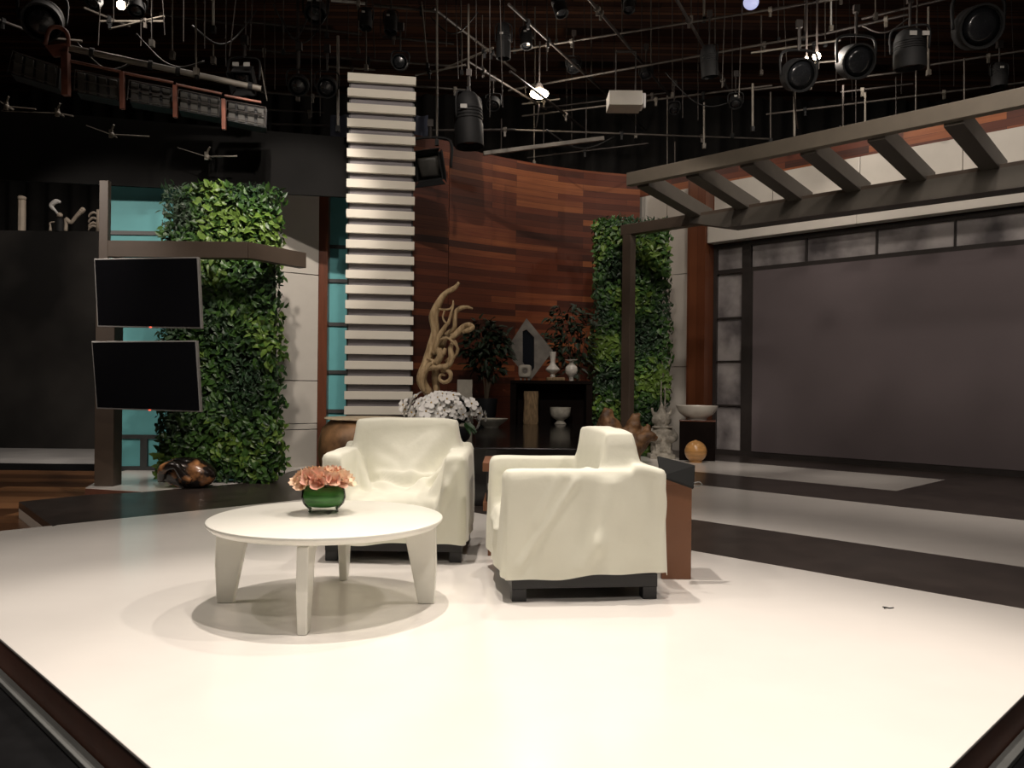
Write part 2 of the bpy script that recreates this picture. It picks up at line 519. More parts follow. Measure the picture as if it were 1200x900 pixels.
def wall_strip(name, pts, z0, z1, m, t=0.12):
    mb = MB()
    u = 0.0
    for p, q in zip(pts, pts[1:]):
        p, q = Vector((*p, 0)), Vector((*q, 0))
        n = (q - p).cross(Vector((0, 0, 1))).normalized()       # towards the camera
        L = (q - p).length
        uv_quad(mb, (p.x, p.y, z0), (q.x, q.y, z0), (q.x, q.y, z1), (p.x, p.y, z1), 0, u, z0)
        bp, bq = p - n * t, q - n * t
        mb.add([(bp.x, bp.y, z0), (bq.x, bq.y, z0), (bq.x, bq.y, z1), (bp.x, bp.y, z1)], [(3, 2, 1, 0)], 0, [[(0, 0), (1, 0), (1, 1), (0, 1)]])
        mb.add([(p.x, p.y, z1), (q.x, q.y, z1), (bq.x, bq.y, z1), (bp.x, bp.y, z1)], [(0, 1, 2, 3)], 0, [[(0, 0), (L, 0), (L, t), (0, t)]])
        mb.add([(p.x, p.y, z0), (p.x, p.y, z1), (bp.x, bp.y, z1), (bp.x, bp.y, z0)], [(0, 1, 2, 3)], 0, [[(0, 0), (0, 3), (t, 3), (t, 0)]])
        u += L
    return struct(mb.build(name, m))


curve = []
for k in range(13):
    t = k / 12
    curve.append((-1.04 + 3.34 * t, 13.2 + 1.75 * t + 0.28 * math.sin(PI * t)))
wall_strip('wall_back', curve, 0.0, 4.98, M['wood_red'])
wall_strip('wall_back', [(-1.75, 12.55), (-1.035, 13.05)], 0.0, 5.0, M['wood_red'])

# ---- screen side: white panelling on the u = 12.4 plane
US = 12.40


def up_(v, z, u=US):
    return uv2(u, v, z)


def face_box(name, u0, u1, v0, v1, z0, z1, m, parent=None, bevel=0.0):
    mb = MB(); mb.prism([uv2(u0, v0), uv2(u1, v0), uv2(u1, v1), uv2(u0, v1)], z0, z1)
    return mb.build(name, m, parent, bevel=bevel)


mbw = MB()
vs = [-2.0, -0.6, 0.8, 2.2, 3.6, 5.0, 6.4, 7.47]
for v0, v1 in zip(vs, vs[1:]):
    for z0, z1 in ((3.62, 4.05), (4.06, 4.6)):
        mbw.prism([uv2(US - .10, v0 + .006), uv2(US, v0 + .006), uv2(US, v1 - .006), uv2(US - .10, v1 - .006)], z0, z1)
struct(mbw.build('wall_right', M['white_panel'], bevel=0.004))
# white upright panels between the pillar and the wood wall
mbw = MB()
for v0, v1 in ((7.83, 8.45), (8.46, 8.95), (8.96, 9.75)):
    for z0, z1 in ((0.0, 1.48), (1.49, 3.12), (3.13, 4.62)):
        mbw.prism([uv2(US - .06, v0), uv2(US, v0), uv2(US, v1), uv2(US - .06, v1)], z0, z1)
struct(mbw.build('wall_right', M['white_panel'], bevel=0.004))
# header lip right above the tiles
mbw = MB()
for v0, v1 in ((-2.0, 1.05), (1.056, 4.95), (4.956, 7.46)):
    mbw.prism([uv2(US - .32, v0), uv2(US - .101, v0), uv2(US - .101, v1), uv2(US - .32, v1)], 3.56, 3.98)
struct(mbw.build('trim_5', M['white_panel'], bevel=0.004))
# backing wall, wood strip above
wall_strip('wall_right', [tuple(uv2(12.62, 9.9))[:2], tuple(uv2(12.62, -2.0))[:2]], 0.0, 4.93, M['wood_red'])
mb = MB()
fr = [(12.04, 7.47), (12.40, 7.47), (12.40, 7.82), (12.04, 7.82)]
p0, p1, p2, p3 = [uv2(*q) for q in fr]
for a, b_ in ((p3, p0), (p0, p1), (p2, p3)):
    uv_quad(mb, (a.x, a.y, 0), (b_.x, b_.y, 0), (b_.x, b_.y, 4.7), (a.x, a.y, 4.7), 0, a.y)
uv_quad(mb, (p3.x, p3.y, 4.7), (p0.x, p0.y, 4.7), (p1.x, p1.y, 4.7), (p2.x, p2.y, 4.7))
struct(mb.build('wall_pillar', M['wood_vert']))

# ---- tile surround and the big screen
sur = empty('screen_surround', uv2(US, 7.0))
tag(sur, 'dark bronze grid frame holding cloudy frosted tiles round the big grey screen', 'screen frame')


def rel(o, root):
    o.location = -root.location if o.parent is root else o.location
    return o


def sub(mb, name, m, root, **k):
    """build a part whose coordinates are world coordinates under an unrotated root"""
    o = mb.build(name, m, root, **k)
    o.location = -root.location
    return o


ur = US - 0.10
mb = MB()
for v0, v1, z0, z1 in ((7.40, 7.465, 0.0, 3.56), (6.78, 6.93, 0.0, 3.56)):
    mb.prism([uv2(ur, v0), uv2(ur + .1, v0), uv2(ur + .1, v1), uv2(ur, v1)], z0, z1)
for z0, z1 in ((3.475, 3.545), (3.045, 3.115), (0.0, 0.085)):
    mb.prism([uv2(ur + .004, -2.0), uv2(ur + .1, -2.0), uv2(ur + .1, 7.44), uv2(ur + .004, 7.44)], z0, z1)
for z in (2.30, 1.57, 0.83):
    mb.prism([uv2(ur + .008, 6.9), uv2(ur + .1, 6.9), uv2(ur + .1, 7.42), uv2(ur + .008, 7.42)], z - .012, z + .012)
for v in (5.83, 4.75, 3.69, 2.64, 1.58, 0.52):
    mb.prism([uv2(ur + .008, v - .014), uv2(ur + .1, v - .014), uv2(ur + .1, v + .014), uv2(ur + .008, v + .014)], 3.08, 3.5)
sub(mb, 'frame', M['frame_dark'], sur)
zs = [0.085, 0.818, 0.842, 1.558, 1.582, 2.288, 2.312, 3.045]
rows = [(6.93, 7.40, zs[i], zs[i + 1]) for i in (0, 2, 4, 6)] + [(6.93, 7.40, 3.115, 3.475)]
vv = [6.78, 5.83, 4.75, 3.69, 2.64, 1.58, 0.52, -0.5]
rows += [(vv[i + 1] + .014, vv[i] - .014, 3.115, 3.475) for i in range(7)]
for v0, v1, z0, z1 in rows:
    mb = MB(); mb.prism([uv2(ur + .05, v0), uv2(ur + .09, v0), uv2(ur + .09, v1), uv2(ur + .05, v1)], z0, z1)
    sub(mb, 'tile', M['cloud'], sur)
vs_ = empty('video_screen', uv2(US, 3.0))
tag(vs_, 'huge blank grey-mauve video screen filling the wall beneath the pergola', 'screen')
mb = MB(); mb.prism([uv2(ur - .01, -2.0), uv2(ur + .085, -2.0), uv2(ur + .085, 6.72), uv2(ur - .01, 6.72)], 0.086, 3.044)
sub(mb, 'display', M['screen'], vs_)
mb = MB(); mb.prism([uv2(ur + .0, 6.72), uv2(ur + .085, 6.72), uv2(ur + .085, 6.779), uv2(ur + .0, 6.779)], 0.086, 3.044)
sub(mb, 'bezel', M['frame_dark'], vs_)

# ---- panels of the far side: teal, white, brown, teal
wA, wB = Vector((-3.25, 10.72, 0)), Vector((-2.655, 11.18, 0))
mb = MB()
for z0, z1 in ((0.0, 0.50), (0.51, 0.58), (0.59, 1.16), (1.17, 2.60), (2.61, 3.75)):
    mb.hexa([wA + Vector((0, 0, z0)), wB + Vector((0, 0, z0)), wB + Vector((-.1, .05, z0)), wA + Vector((-.1, .05, z0)),
             wA + Vector((0, 0, z1)), wB + Vector((0, 0, z1)), wB + Vector((-.1, .05, z1)), wA + Vector((-.1, .05, z1))])
struct(mb.build('wall_left', M['white_panel'], bevel=0.003))
mb = MB()
wC = Vector((-2.535, 11.20, 0))
mb.hexa([wB, wC, wC + Vector((0, .3, 0)), wB + Vector((0, .3, 0)), wB + Vector((0, 0, 3.9)), wC + Vector((0, 0, 3.9)), wC + Vector((0, .3, 3.9)), wB + Vector((0, .3, 3.9))])
struct(mb.build('wall_left', M['brown_gloss'], bevel=0.004))


def teal_wall(name_no, p, q, z1, rows_, cols_):
    p, q = Vector(p), Vector(q)
    d = (q - p); n = Vector((d.y, -d.x, 0)).normalized()
    mb = MB()
    mb.hexa([p, q, q - n * .05, p - n * .05] + [w + Vector((0, 0, z1)) for w in (p, q, q - n * .05, p - n * .05)])
    struct(mb.build('wall_left', M['teal']))
    mb = MB()
    for z in rows_:
        mb.bar(p + n * .008 + Vector((0, 0, z)), q + n * .008 + Vector((0, 0, z)), 0.03, 0.05)
    for t in cols_:
        w = p + d * t + n * .008
        mb.bar(w, w + Vector((0, 0, .41)), 0.09, 0.028, up=n)
    return struct(mb.build('trim_%d' % name_no, M['teal_trim']))


teal_wall(6, (-5.15, 10.42, 0), (-3.2, 10.46, 0), 3.75, (0.03, 0.43, 3.02), (0.245,))
teal_wall(7, (-2.56, 11.32, 0), (-1.9, 11.42, 0), 3.9, (0.15, 0.75, 1.29, 1.95, 2.55, 3.02), ())

# ---- black scenic flat, far curtains, ceiling and outer walls
mb = MB(); mb.box(-12, -4.9, 15.3, 15.45, BASE, 3.92)
struct(mb.build('wall_far', M['cloud_flat']))


def curtain(name, x0, x1, y, z0, z1, m, amp=0.09, wl=0.45, n=None):
    n = n or int((x1 - x0) / 0.06)
    mb = MB(); vs = []; fs = []
    for k in range(n + 1):
        x = x0 + (x1 - x0) * k / n
        yy = y + amp * math.sin(2 * PI * x / wl) + amp * .5 * math.sin(2 * PI * x / (wl * 2.7) + 1)
        vs += [(x, yy, z0), (x, yy, z1), (x, yy + .01, z0), (x, yy + .01, z1)]
    for k in range(n):
        a = 4 * k
        fs += [(a, a + 4, a + 5, a + 1), (a + 3, a + 7, a + 6, a + 2), (a + 1, a + 5, a + 7, a + 3), (a, a + 2, a + 6, a + 4)]
    mb.add(vs, fs)
    return mb.build(name, m, smooth=True)


o = curtain('stage_curtain', -13, 13.5, 17.8, BASE, 7.4, M['black_cloth'])
tag(o, 'full-height black stage curtain behind the whole set', 'curtain')
o = curtain('stage_curtain', -2.95, -1.38, 13.1, BASE + .0, 5.42, M['blue_cloth'], .04, .22)
tag(o, 'slate-blue drape hanging behind the tall slatted tower', 'curtain')
mb = MB(); uv_quad(mb, (-17, 21, BASE), (22, 21, BASE), (22, 21, 11), (-17, 21, 11))
struct(mb.build('wall_outer', M['wood_roof']))
mb = MB()
mb.add([(-17, -4, 9.0), (22, -4, 9.0), (22, 21, 9.0), (-17, 21, 9.0)], [(3, 2, 1, 0)], 0, [[(0, 25), (39, 25), (39, 0), (0, 0)]])
for k in range(9):
    y = 6.5 + k * 1.75
    mb.box(-17, 22, y, y + .35, 8.55, 8.99)
struct(mb.build('ceiling', M['wood_roof']))
# black border cloth hung over the far panels
p = [Vector((-7.6, 9.85, 3.60)), Vector((-1.86, 10.26, 3.46)), Vector((-1.86, 10.26, 4.20)), Vector((-7.6, 9.85, 4.50))]
mb = MB(); mb.slab(p, 0.05)
o = mb.build('hanging_border', M['black_flat'])
tag(o, 'long black border flat hung across above the teal panels and green wall', 'border flat')

# ================================================================== FURNITURE
# ---- round coffee table
TX, TY = -0.955, 4.27
ct = empty('coffee_table', (TX, TY, 0))
tag(ct, 'low round white lacquered coffee table on four tapered fin legs', 'table')
mb = MB(); mb.lathe([(0.545, .405), (0.575, .41), (0.598, .432), (0.6, .44), (0.598, .446), (0.59, .45), (0.0, .45)], n=96)
mb.lathe([(0.0, .404), (0.545, .405)], n=96)
mb.build('tabletop', M['table_white'], ct, smooth=True, auto=40)
for k in range(4):
    a = PI / 2 * k + math.radians(1.5)
    dr, dn = Vector((math.cos(a), math.sin(a), 0)), Vector((-math.sin(a), math.cos(a), 0))

    def lp(r, z, s):
        return dr * r + dn * s + Vector((0, 0, z))
    t = 0.027
    prof = [(.478, 0), (.562, 0), (.572, .20), (.566, .405), (.30, .405), (.33, .372), (.408, .345)]
    mb = MB()
    n = len(prof)
    mb.add([lp(r, z, -t * (1.0 if z > .01 else .8)) for r, z in prof] + [lp(r, z, t * (1.0 if z > .01 else .8)) for r, z in prof],
           [tuple(range(n)), tuple(reversed(range(n, 2 * n)))] + [((i + 1) % n, i, n + i, n + (i + 1) % n) for i in range(n)])
    mb.build('leg', M['table_white'], ct, bevel=0.006)

# ---- bowl of flowers on the table
VX, VY, VZ = -1.005, 4.40, 0.45
va = empty('flower_bowl', (VX, VY, VZ))
tag(va, 'small glass bowl of peach-pink blossoms lined with green leaf on coffee table', 'flowers')
mb = MB()
out = [(0.0, 0.0), (0.068, 0.0), (0.078, .006), (0.072, .016), (0.082, .024), (0.104, .045), (0.113, .075), (0.108, .108), (0.094, .132)]
inn = [(0.091, .131), (0.105, .107), (0.1095, .075), (0.100, .047), (0.078, .028), (0.0, .022)]
mb.lathe([(a * 1.04, b * 1.12) for a, b in out], n=48)
mb.build('bowl', M['glass'], va, smooth=True)
mb = MB(); mb.lathe([(a * 1.03, b * 1.12) for a, b in [(0.0, .029), (0.074, .032), (0.096, .050), (0.1045, .076), (0.101, .105), (0.086, .127), (0.0, .127)]], n=40)
mb.build('leaf_lining', M['leaf_wrap'], va, smooth=True)


def blossom(seed, r, m, name, cup=0.6, n=6):
    rnd = random.Random(seed)
    mb = MB()
    for k in range(n):
        a = 2 * PI * k / n + rnd.uniform(-.2, .2)
        L = r * rnd.uniform(.85, 1.15)
        W = r * rnd.uniform(.42, .55)
        d, t = Vector((math.cos(a), math.sin(a), 0)), Vector((-math.sin(a), math.cos(a), 0))
        up = Vector((0, 0, 1))
        vs = []
        for i, (s, w) in enumerate(((0, .18), (.35, .8), (.7, 1.0), (1.0, .45))):
            z = cup * L * (s ** 1.3) - .25 * L * max(0, s - .6)
            for j in (-1, 0, 1):
                ruf = rnd.uniform(-.10, .10) * L * s if j else -.10 * L * s
                vs.append(d * (L * s * (1 - .25 * cup)) + t * (j * w * W) + up * (z + ruf + (.06 * L if j else 0)))
        fs = []
        for i in range(3):
            for j in range(2):
                q = i * 3 + j
                fs.append((q, q + 1, q + 4, q + 3))
        mb.add(vs, fs)
    return mb.build(name, m, smooth=True)


rnd = random.Random(3)
protos = [blossom(i, .050, M['petal'] if i % 3 else M['petal_pink'], 'blossom', .95) for i in range(4)]
made = 0
for k in range(42):
    u = (k + .5) / 42
    th = math.acos(1 - u * .72)
    ph = k * 2.39996
    px_ = .120 * math.sin(th)
    sx = 1.12 if math.cos(ph) < 0 else 1.0
    o = protos[k % 4] if k < 4 else protos[k % 4].copy()
    if k >= 4:
        COL.objects.link(o)
    o.parent = va
    o.location = (px_ * math.cos(ph) * sx, px_ * math.sin(ph), .142 + .052 * math.cos(th) + rnd.uniform(-.006, .006))
    o.rotation_euler = Vector((math.sin(th) * math.cos(ph), math.sin(th) * math.sin(ph), math.cos(th) + .15)).to_track_quat('Z', 'Y').to_euler()
    s = rnd.uniform(.85, 1.15)
    o.scale = (s, s, s)


# ---- slip-covered armchairs
def chair_cover(seed, ridges, W=.94, D=.92, hem=.125, dxs=0.0105, SW=(-.12, .15, .15)):
    """one draped cover: top surface relaxed like a cloth over the chair, skirts down to the hem"""
    rnd = np.random.RandomState(seed)
    nx, ny = int(W / dxs), int(D / dxs)
    xs, ys = np.linspace(-W / 2, W / 2, nx), np.linspace(-D / 2, D / 2, ny)
    X, Y = np.meshgrid(xs, ys, indexing='ij')
    ax = np.abs(X)
    obs = np.full((nx, ny), .430) - .05 * np.clip((-.34 - Y) / .12, 0, 1) ** 2
    arm = np.where(ax > .322, .70 - .012 * np.clip((ax - .40) / .07, -1, 1) ** 2 - .010 * np.clip((-Y - .34) / .12, 0, 1) ** 2, 0)
    obs = np.maximum(obs, arm)
    bx = .362
    back = np.where((ax < bx) & (Y > .115), .90 - .015 * np.clip(ax / .36, 0, 1) ** 4 - 9.0 * np.clip(.15 - Y, 0, 1) ** 2 - 5.5 * np.clip(Y - .275, 0, 1) ** 1.1, 0)
    ysw = SW[0] + SW[1] * (X / .32 - SW[2]) ** 2
    t = np.clip((.120 - Y) / np.maximum(.120 - ysw, .02), 0, 1.2)
    swag = np.where((ax < .335) & (Y <= .115) & (t <= 1.0), .885 - .40 * np.minimum(t, 1) ** .72 + .030 * np.exp(-((t - .93) / .07) ** 2), 0)
    obs = np.maximum(obs, np.maximum(back, swag))
    obs = np.maximum(obs, np.where(Y > .26, .725 - .22 * np.clip(Y - .30, 0, 1), 0))
    # relax
    h = obs.copy()
    g = 170.0 * dxs * dxs / 4
    for _ in range(420):
        p = np.pad(h, 1, mode='edge')
        avg = (p[2:, 1:-1] + p[:-2, 1:-1] + p[1:-1, 2:] + p[1:-1, :-2]) / 4
        h = np.maximum(obs, avg - g)
    # a few taut diagonal pulls across the well
    for (x0, y0, z0, x1, y1, z1, wd) in ridges.get('pull', ()):
        dx_, dy_ = x1 - x0, y1 - y0
        tt = np.clip(((X - x0) * dx_ + (Y - y0) * dy_) / (dx_ * dx_ + dy_ * dy_), 0, 1)
        ds = np.hypot(X - x0 - tt * dx_, Y - y0 - tt * dy_)
        zz = z0 + (z1 - z0) * tt - .35 * (z0 - z1) * np.sin(PI * tt)
        h = np.maximum(h, zz - 1.1 * ds * ds / wd)
    # shallow wandering wrinkles in the seat well and on the back
    def nz(fx, fy, n):
        z = np.zeros_like(X)
        for _ in range(n):
            a, b, c = rnd.uniform(-fx, fx), rnd.uniform(-fy, fy), rnd.uniform(0, 6.28)
            z += np.sin(a * X + b * Y + c)
        return z / n
    well = np.clip((.31 - ax) / .08, 0, 1) * np.clip((.15 - Y) / .1, 0, 1)
    h += well * (.022 * nz(22, 18, 6) + .008 * nz(60, 50, 6))
    h += (1 - well) * .004 * nz(26, 22, 6)
    for (x0, y0, x1, y1, amp, wd) in ridges.get('top', ()):
        dx_, dy_ = x1 - x0, y1 - y0
        L2 = dx_ * dx_ + dy_ * dy_
        t = np.clip(((X - x0) * dx_ + (Y - y0) * dy_) / L2, 0, 1)
        dist = np.hypot(X - x0 - t * dx_, Y - y0 - t * dy_)
        h += amp * np.exp(-(dist / wd) ** 2) * np.sin(PI * np.clip(t * .9 + .05, 0, 1)) ** .5
    for _ in range(1):
        p = np.pad(h, 1, mode='edge')
        h = .5 * h + .125 * (p[2:, 1:-1] + p[:-2, 1:-1] + p[1:-1, 2:] + p[1:-1, :-2])
    # rounded shoulders at the outline
    de = np.minimum(W / 2 - ax, np.minimum(Y + D / 2, D / 2 - Y))
    rr = .035
    h -= np.where(de < rr, rr - np.sqrt(np.maximum(rr * rr - (rr - np.minimum(de, rr)) ** 2, 0)), 0) * .8
    cr = .05
    vs = []
    for i in range(nx):
        for j in range(ny):
            x, y = X[i, j], Y[i, j]
            if abs(x) > W / 2 - cr and abs(y) > D / 2 - cr:
                a = (abs(x) - W / 2 + cr) / cr
                b = (abs(y) - D / 2 + cr) / cr
                x = math.copysign(W / 2 - cr + cr * a * math.sqrt(1 - b * b / 2), x)
                y = math.copysign(D / 2 - cr + cr * b * math.sqrt(1 - a * a / 2), y)
            vs.append((x, y, h[i, j]))
    fs = []
    for i in range(nx - 1):
        for j in range(ny - 1):
            a = i * ny + j
            fs.append((a, a + ny, a + ny + 1, a + 1))
    loop = [(i, 0) for i in range(nx)] + [(nx - 1, j) for j in range(1, ny)] + [(i, ny - 1) for i in range(nx - 2, -1, -1)] + [(0, j) for j in range(ny - 2, 0, -1)]
    side = ['front'] * nx + ['px'] * (ny - 1) + ['rear'] * (nx - 1) + ['nx'] * (ny - 2)
    K = 26
    prev = [i * ny + j for i, j in loop]
    m = len(loop)
    ph = [rnd.uniform(0, 6.28) for _ in range(8)]
    base_i = len(vs)
    for k in range(1, K + 1):
        t = k / K
        for q, (i, j) in enumerate(loop):
            x, y, z0 = vs[i * ny + j]
            sd = side[q]
            nrm = {'front': (0, -1), 'px': (1, 0), 'rear': (0, 1), 'nx': (-1, 0)}[sd]
            dcx, dcy = max(0, abs(x) - W / 2 + cr * 1.6), max(0, abs(y) - D / 2 + cr * 1.6)
            if dcx > 0 and dcy > 0:
                l = math.hypot(dcx, dcy)
                nrm = (math.copysign(dcx / l, x), math.copysign(dcy / l, y))
            s = x if sd in ('front', 'rear') else y
            hz = hem + .010 * math.sin(7 * s + ph[0]) + .006 * math.sin(17 * s + ph[1]) + ridges.get('hem', {}).get(sd, 0) * (s + .46)
            z = z0 + (hz - z0) * t
            off = .006 * math.sin(PI * t) + .012 * t * t + t * (.008 * math.sin(11 * s + ph[2] + 2 * t) + .005 * math.sin(25 * s + ph[3] - 3 * t)) + .003 * math.sin(9 * z + 14 * s + ph[4])
            for (s0, za, s1, zb, amp, wd) in ridges.get(sd, ()):
                dx_, dz_ = s1 - s0, zb - za
                L2 = dx_ * dx_ + dz_ * dz_
                tt = max(0, min(1, ((s - s0) * dx_ + (z - za) * dz_) / L2))
                ds = math.hypot(s - s0 - tt * dx_, z - za - tt * dz_)
                off += amp * math.exp(-(ds / wd) ** 2)
            vs.append((x + nrm[0] * off, y + nrm[1] * off, z))
        cur = [base_i + (k - 1) * m + q for q in range(m)]
        for q in range(m):
            q2 = (q + 1) % m
            fs.append((prev[q2], prev[q], cur[q], cur[q2]))
        prev = cur
    mb = MB()
    mb.add(vs, fs)
    return mb


def armchair(loc, rz, label, ridges, seed, bw=.88, bd=.80, cw=.92, cd=.92, SW=(-.12, .15, .15)):
    ch = empty('armchair', (loc[0], loc[1], 0), rz)
    tag(ch, label, 'armchair', 'covered armchairs on the white stage')
    c = chair_cover(seed, ridges, W=cw, D=cd, SW=SW).build('slipcover', M['cover'], ch, smooth=True)
    mb = MB()
    z0, z1, t = .068, .135, .07
    mb.box(-bw / 2, bw / 2, -bd / 2, -bd / 2 + t, z0, z1)
    mb.box(-bw / 2, bw / 2, bd / 2 - t, bd / 2, z0, z1)
    mb.box(-bw / 2, -bw / 2 + t, -bd / 2 + t, bd / 2 - t, z0, z1)
    mb.box(bw / 2 - t, bw / 2, -bd / 2 + t, bd / 2 - t, z0, z1)
    mb.box(-bw / 2 + t, bw / 2 - t, -bd / 2 + t, bd / 2 - t, z1 - .02, z1)
    mb.build('base_frame', M['black_wood'], ch)
    for sx in (-1, 1):
        for sy in (-1, 1):
            mb = MB()
            xa, ya = sx * (bw / 2 - .001), sy * (bd / 2 - .001)
            mb.box(min(xa, xa - sx * .078), max(xa, xa - sx * .078), min(ya, ya - sy * .078), max(ya, ya - sy * .078), 0.0, .0685)
            mb.build('leg', M['black_wood'], ch, bevel=.004)
    return ch


rA = {'pull': [(.33, -.02, .69, .02, -.34, .42, .05), (.33, .06, .69, .14, -.22, .44, .05), (-.33, .02, .69, -.16, -.20, .44, .04), (.34, -.30, .69, .12, -.44, .40, .05)], 'top': [(-.31, .10, -.04, -.06, .040, .030), (.31, .10, .06, -.07, .045, .030), (.27, .115, .02, .02, .022, .022), (-.25, .115, .0, .0, .018, .02), (-.30, -.02, .02, -.20, .035, .035), (.33, -.10, .10, -.26, .055, .04), (.30, .10, .02, -.02, .03, .03), (-.28, .12, -.05, -.06, -.02, .05), (.05, -.10, .26, -.34, .03, .05)],
      'front': [(.33, .50, .02, .22, .022, .035), (.40, .60, .22, .16, .014, .03), (-.30, .42, .05, .36, .02, .05), (.20, .44, -.18, .26, .012, .03), (-.42, .55, -.34, .2, .01, .03)],
      'px': [(-.3, .6, -.1, .2, .01, .04)]}
rB = {'px': [(-.05, .66, -.36, .20, .017, .020), (-.16, .66, -.27, .42, .008, .022), (.13, .62, .05, .30, .020, .055), (.05, .32, -.02, .20, .022, .05), (.36, .60, .30, .30, -.012, .07), (.40, .62, .46, .40, .016, .03)],
      'hem': {'px': .020},
      'front': [(-.2, .42, .1, .38, .03, .06), (.25, .44, .1, .25, .02, .04)],
      'top': [(.05, .0, .30, -.2, .03, .04), (.2, .05, .36, .02, .02, .03)]}
chA = armchair((-.745, 5.66), math.radians(-1.0), 'cream slipcovered armchair facing forward behind the round coffee table', rA, 5)
chB = armchair((.352, 4.80), math.radians(-83.4), 'cream slipcovered armchair turned sideways beside the coffee table, in front of brown desk', rB, 9, bw=.87, bd=.79, cd=.885, SW=(.085, .0, .0))

# ---- brown desk wrapping round behind the side-on chair
dk = empty('side_desk', (0.45, 5.55, 0))
tag(dk, 'L-shaped brown laminate desk tucked behind the sideways cream armchair', 'desk')
mb = MB(); mb.box(-.19, .74, 5.45, 5.95, .565, .625)
sub(mb, 'desktop', M['desk'], dk, bevel=.003)
mb = MB(); mb.box(.96, 1.04, 5.10, 5.55, .18, .30); mb.box(.74, .96, 5.47, 5.55, .18, .30)
sub(mb, 'rail', M['desk_dark'], dk)
mb = MB(); mb.box(.925, 1.075, 4.86, 5.16, .565, .61)
sub(mb, 'desktop', M['desk'], dk, bevel=.003)
mb = MB(); mb.box(.90, 1.075, 4.865, 4.895, 0, .565)
sub(mb, 'end_panel', M['desk'], dk, bevel=.003)
mb = MB(); mb.box(1.045, 1.075, 4.895, 5.15, 0, .565)
sub(mb, 'end_panel', M['desk'], dk, bevel=.003)
mb = MB(); mb.box(-.15, -.04, 5.47, 5.93, 0.0, .30)
sub(mb, 'leg', M['desk'], dk, bevel=.003)
mb = MB(); mb.box(-.185, .70, 5.46, 5.94, .30, .36)
sub(mb, 'shelf', M['desk'], dk, bevel=.003)
mb = MB(); mb.box(-.165, .66, 5.49, 5.92, .361, .564)
dr_ = sub(mb, 'drawer_box', M['desk_dark'], dk, bevel=.003)
mb = MB(); mb.box(-.205, -.165, 5.484, 5.489, .445, .49)
mb = MB(); mb.box(-.155, -.118, 5.4865, 5.4895, .44, .485)
st = mb.build('sticker', M['paper'], dr_)
mb = MB(); mb.box(-.14, -.02, 5.475, 5.50, .015, .03)
sub(mb, 'bracket', M['equip'], dk)
# slanted black monitor on the desk wing
q = [at(775, 558, 4.76), at(813.5, 572, 4.78), at(815, 545, 4.835), at(771, 534, 4.83)]
mo = empty('desk_monitor', (1.0, 4.80, .6))
tag(mo, 'slanted matt-black monitor back lying against the brown desk end', 'monitor')
mb = MB(); mb.slab(q, .018)
sub(mb, 'housing', M['equip'], mo, bevel=.004)
mb = MB(); mb.tube(catmull([q[1] + Vector((-.002, 0, .03)), q[1] + Vector((.03, .0, .035)), q[1] + Vector((.045, 0, .02)), q[1] + Vector((.025, 0, .012)), q[1] + Vector((-.002, 0, .015))], 4), .004, 6)
sub(mb, 'clip', M['metal_grey'], mo, smooth=True)

# scrap of tape on the stage
p = onz(1040, 713, 0)
mb = MB(); mb.tube(catmull([p + Vector((-.022, -.01, .003)), p + Vector((-.005, 0, .005)), p + Vector((.01, -.004, .003)), p + Vector((.034, .004, .004))], 4), .0028, 5)
mb.tube([p + Vector((-.018, .016, .004)), p + Vector((-.004, .002, .005))], .003, 5)
tag(mb.build('tape_scrap', M['equip'], smooth=True), 'tiny dark scrap of tape lying alone on the white stage', 'tape')

# ================================================================== GREENERY
LEAVES = [M['leaf1'], M['leaf2'], M['leaf3'], M['leaf4']]


def leaf(mb, p, d, n, L, W, mi, fold=.25):
    d = d.normalized()
    t = d.cross(n)
    if t.length < 1e-4:
        t = d.orthogonal()
    t.normalize()
    n = t.cross(d).normalized()
    b = p
    mid = p + d * (.5 * L) - n * (.06 * L)
    tip = p + d * L - n * (.22 * L)
    l1, r1 = p + d * (.30 * L) + t * W + n * (fold * W), p + d * (.30 * L) - t * W + n * (fold * W)
    l2, r2 = p + d * (.68 * L) + t * (.72 * W) + n * (.5 * fold * W - .05 * L), p + d * (.68 * L) - t * (.72 * W) + n * (.5 * fold * W - .05 * L)
    mb.add([b, l1, l2, tip, r2, r1, mid], [(0, 6, 1), (1, 6, 2), (2, 6, 3), (3, 6, 4), (4, 6, 5), (5, 6, 0)], mi)


def cl_noise(seed, n=7, f=2.2):
    r = random.Random(seed)
    w = [(Vector((r.uniform(-f, f), r.uniform(-f, f), r.uniform(-f, f))), r.uniform(0, 6.28)) for _ in range(n)]
    return lambda p: sum(math.sin(p.dot(k) + c) for k, c in w) / n


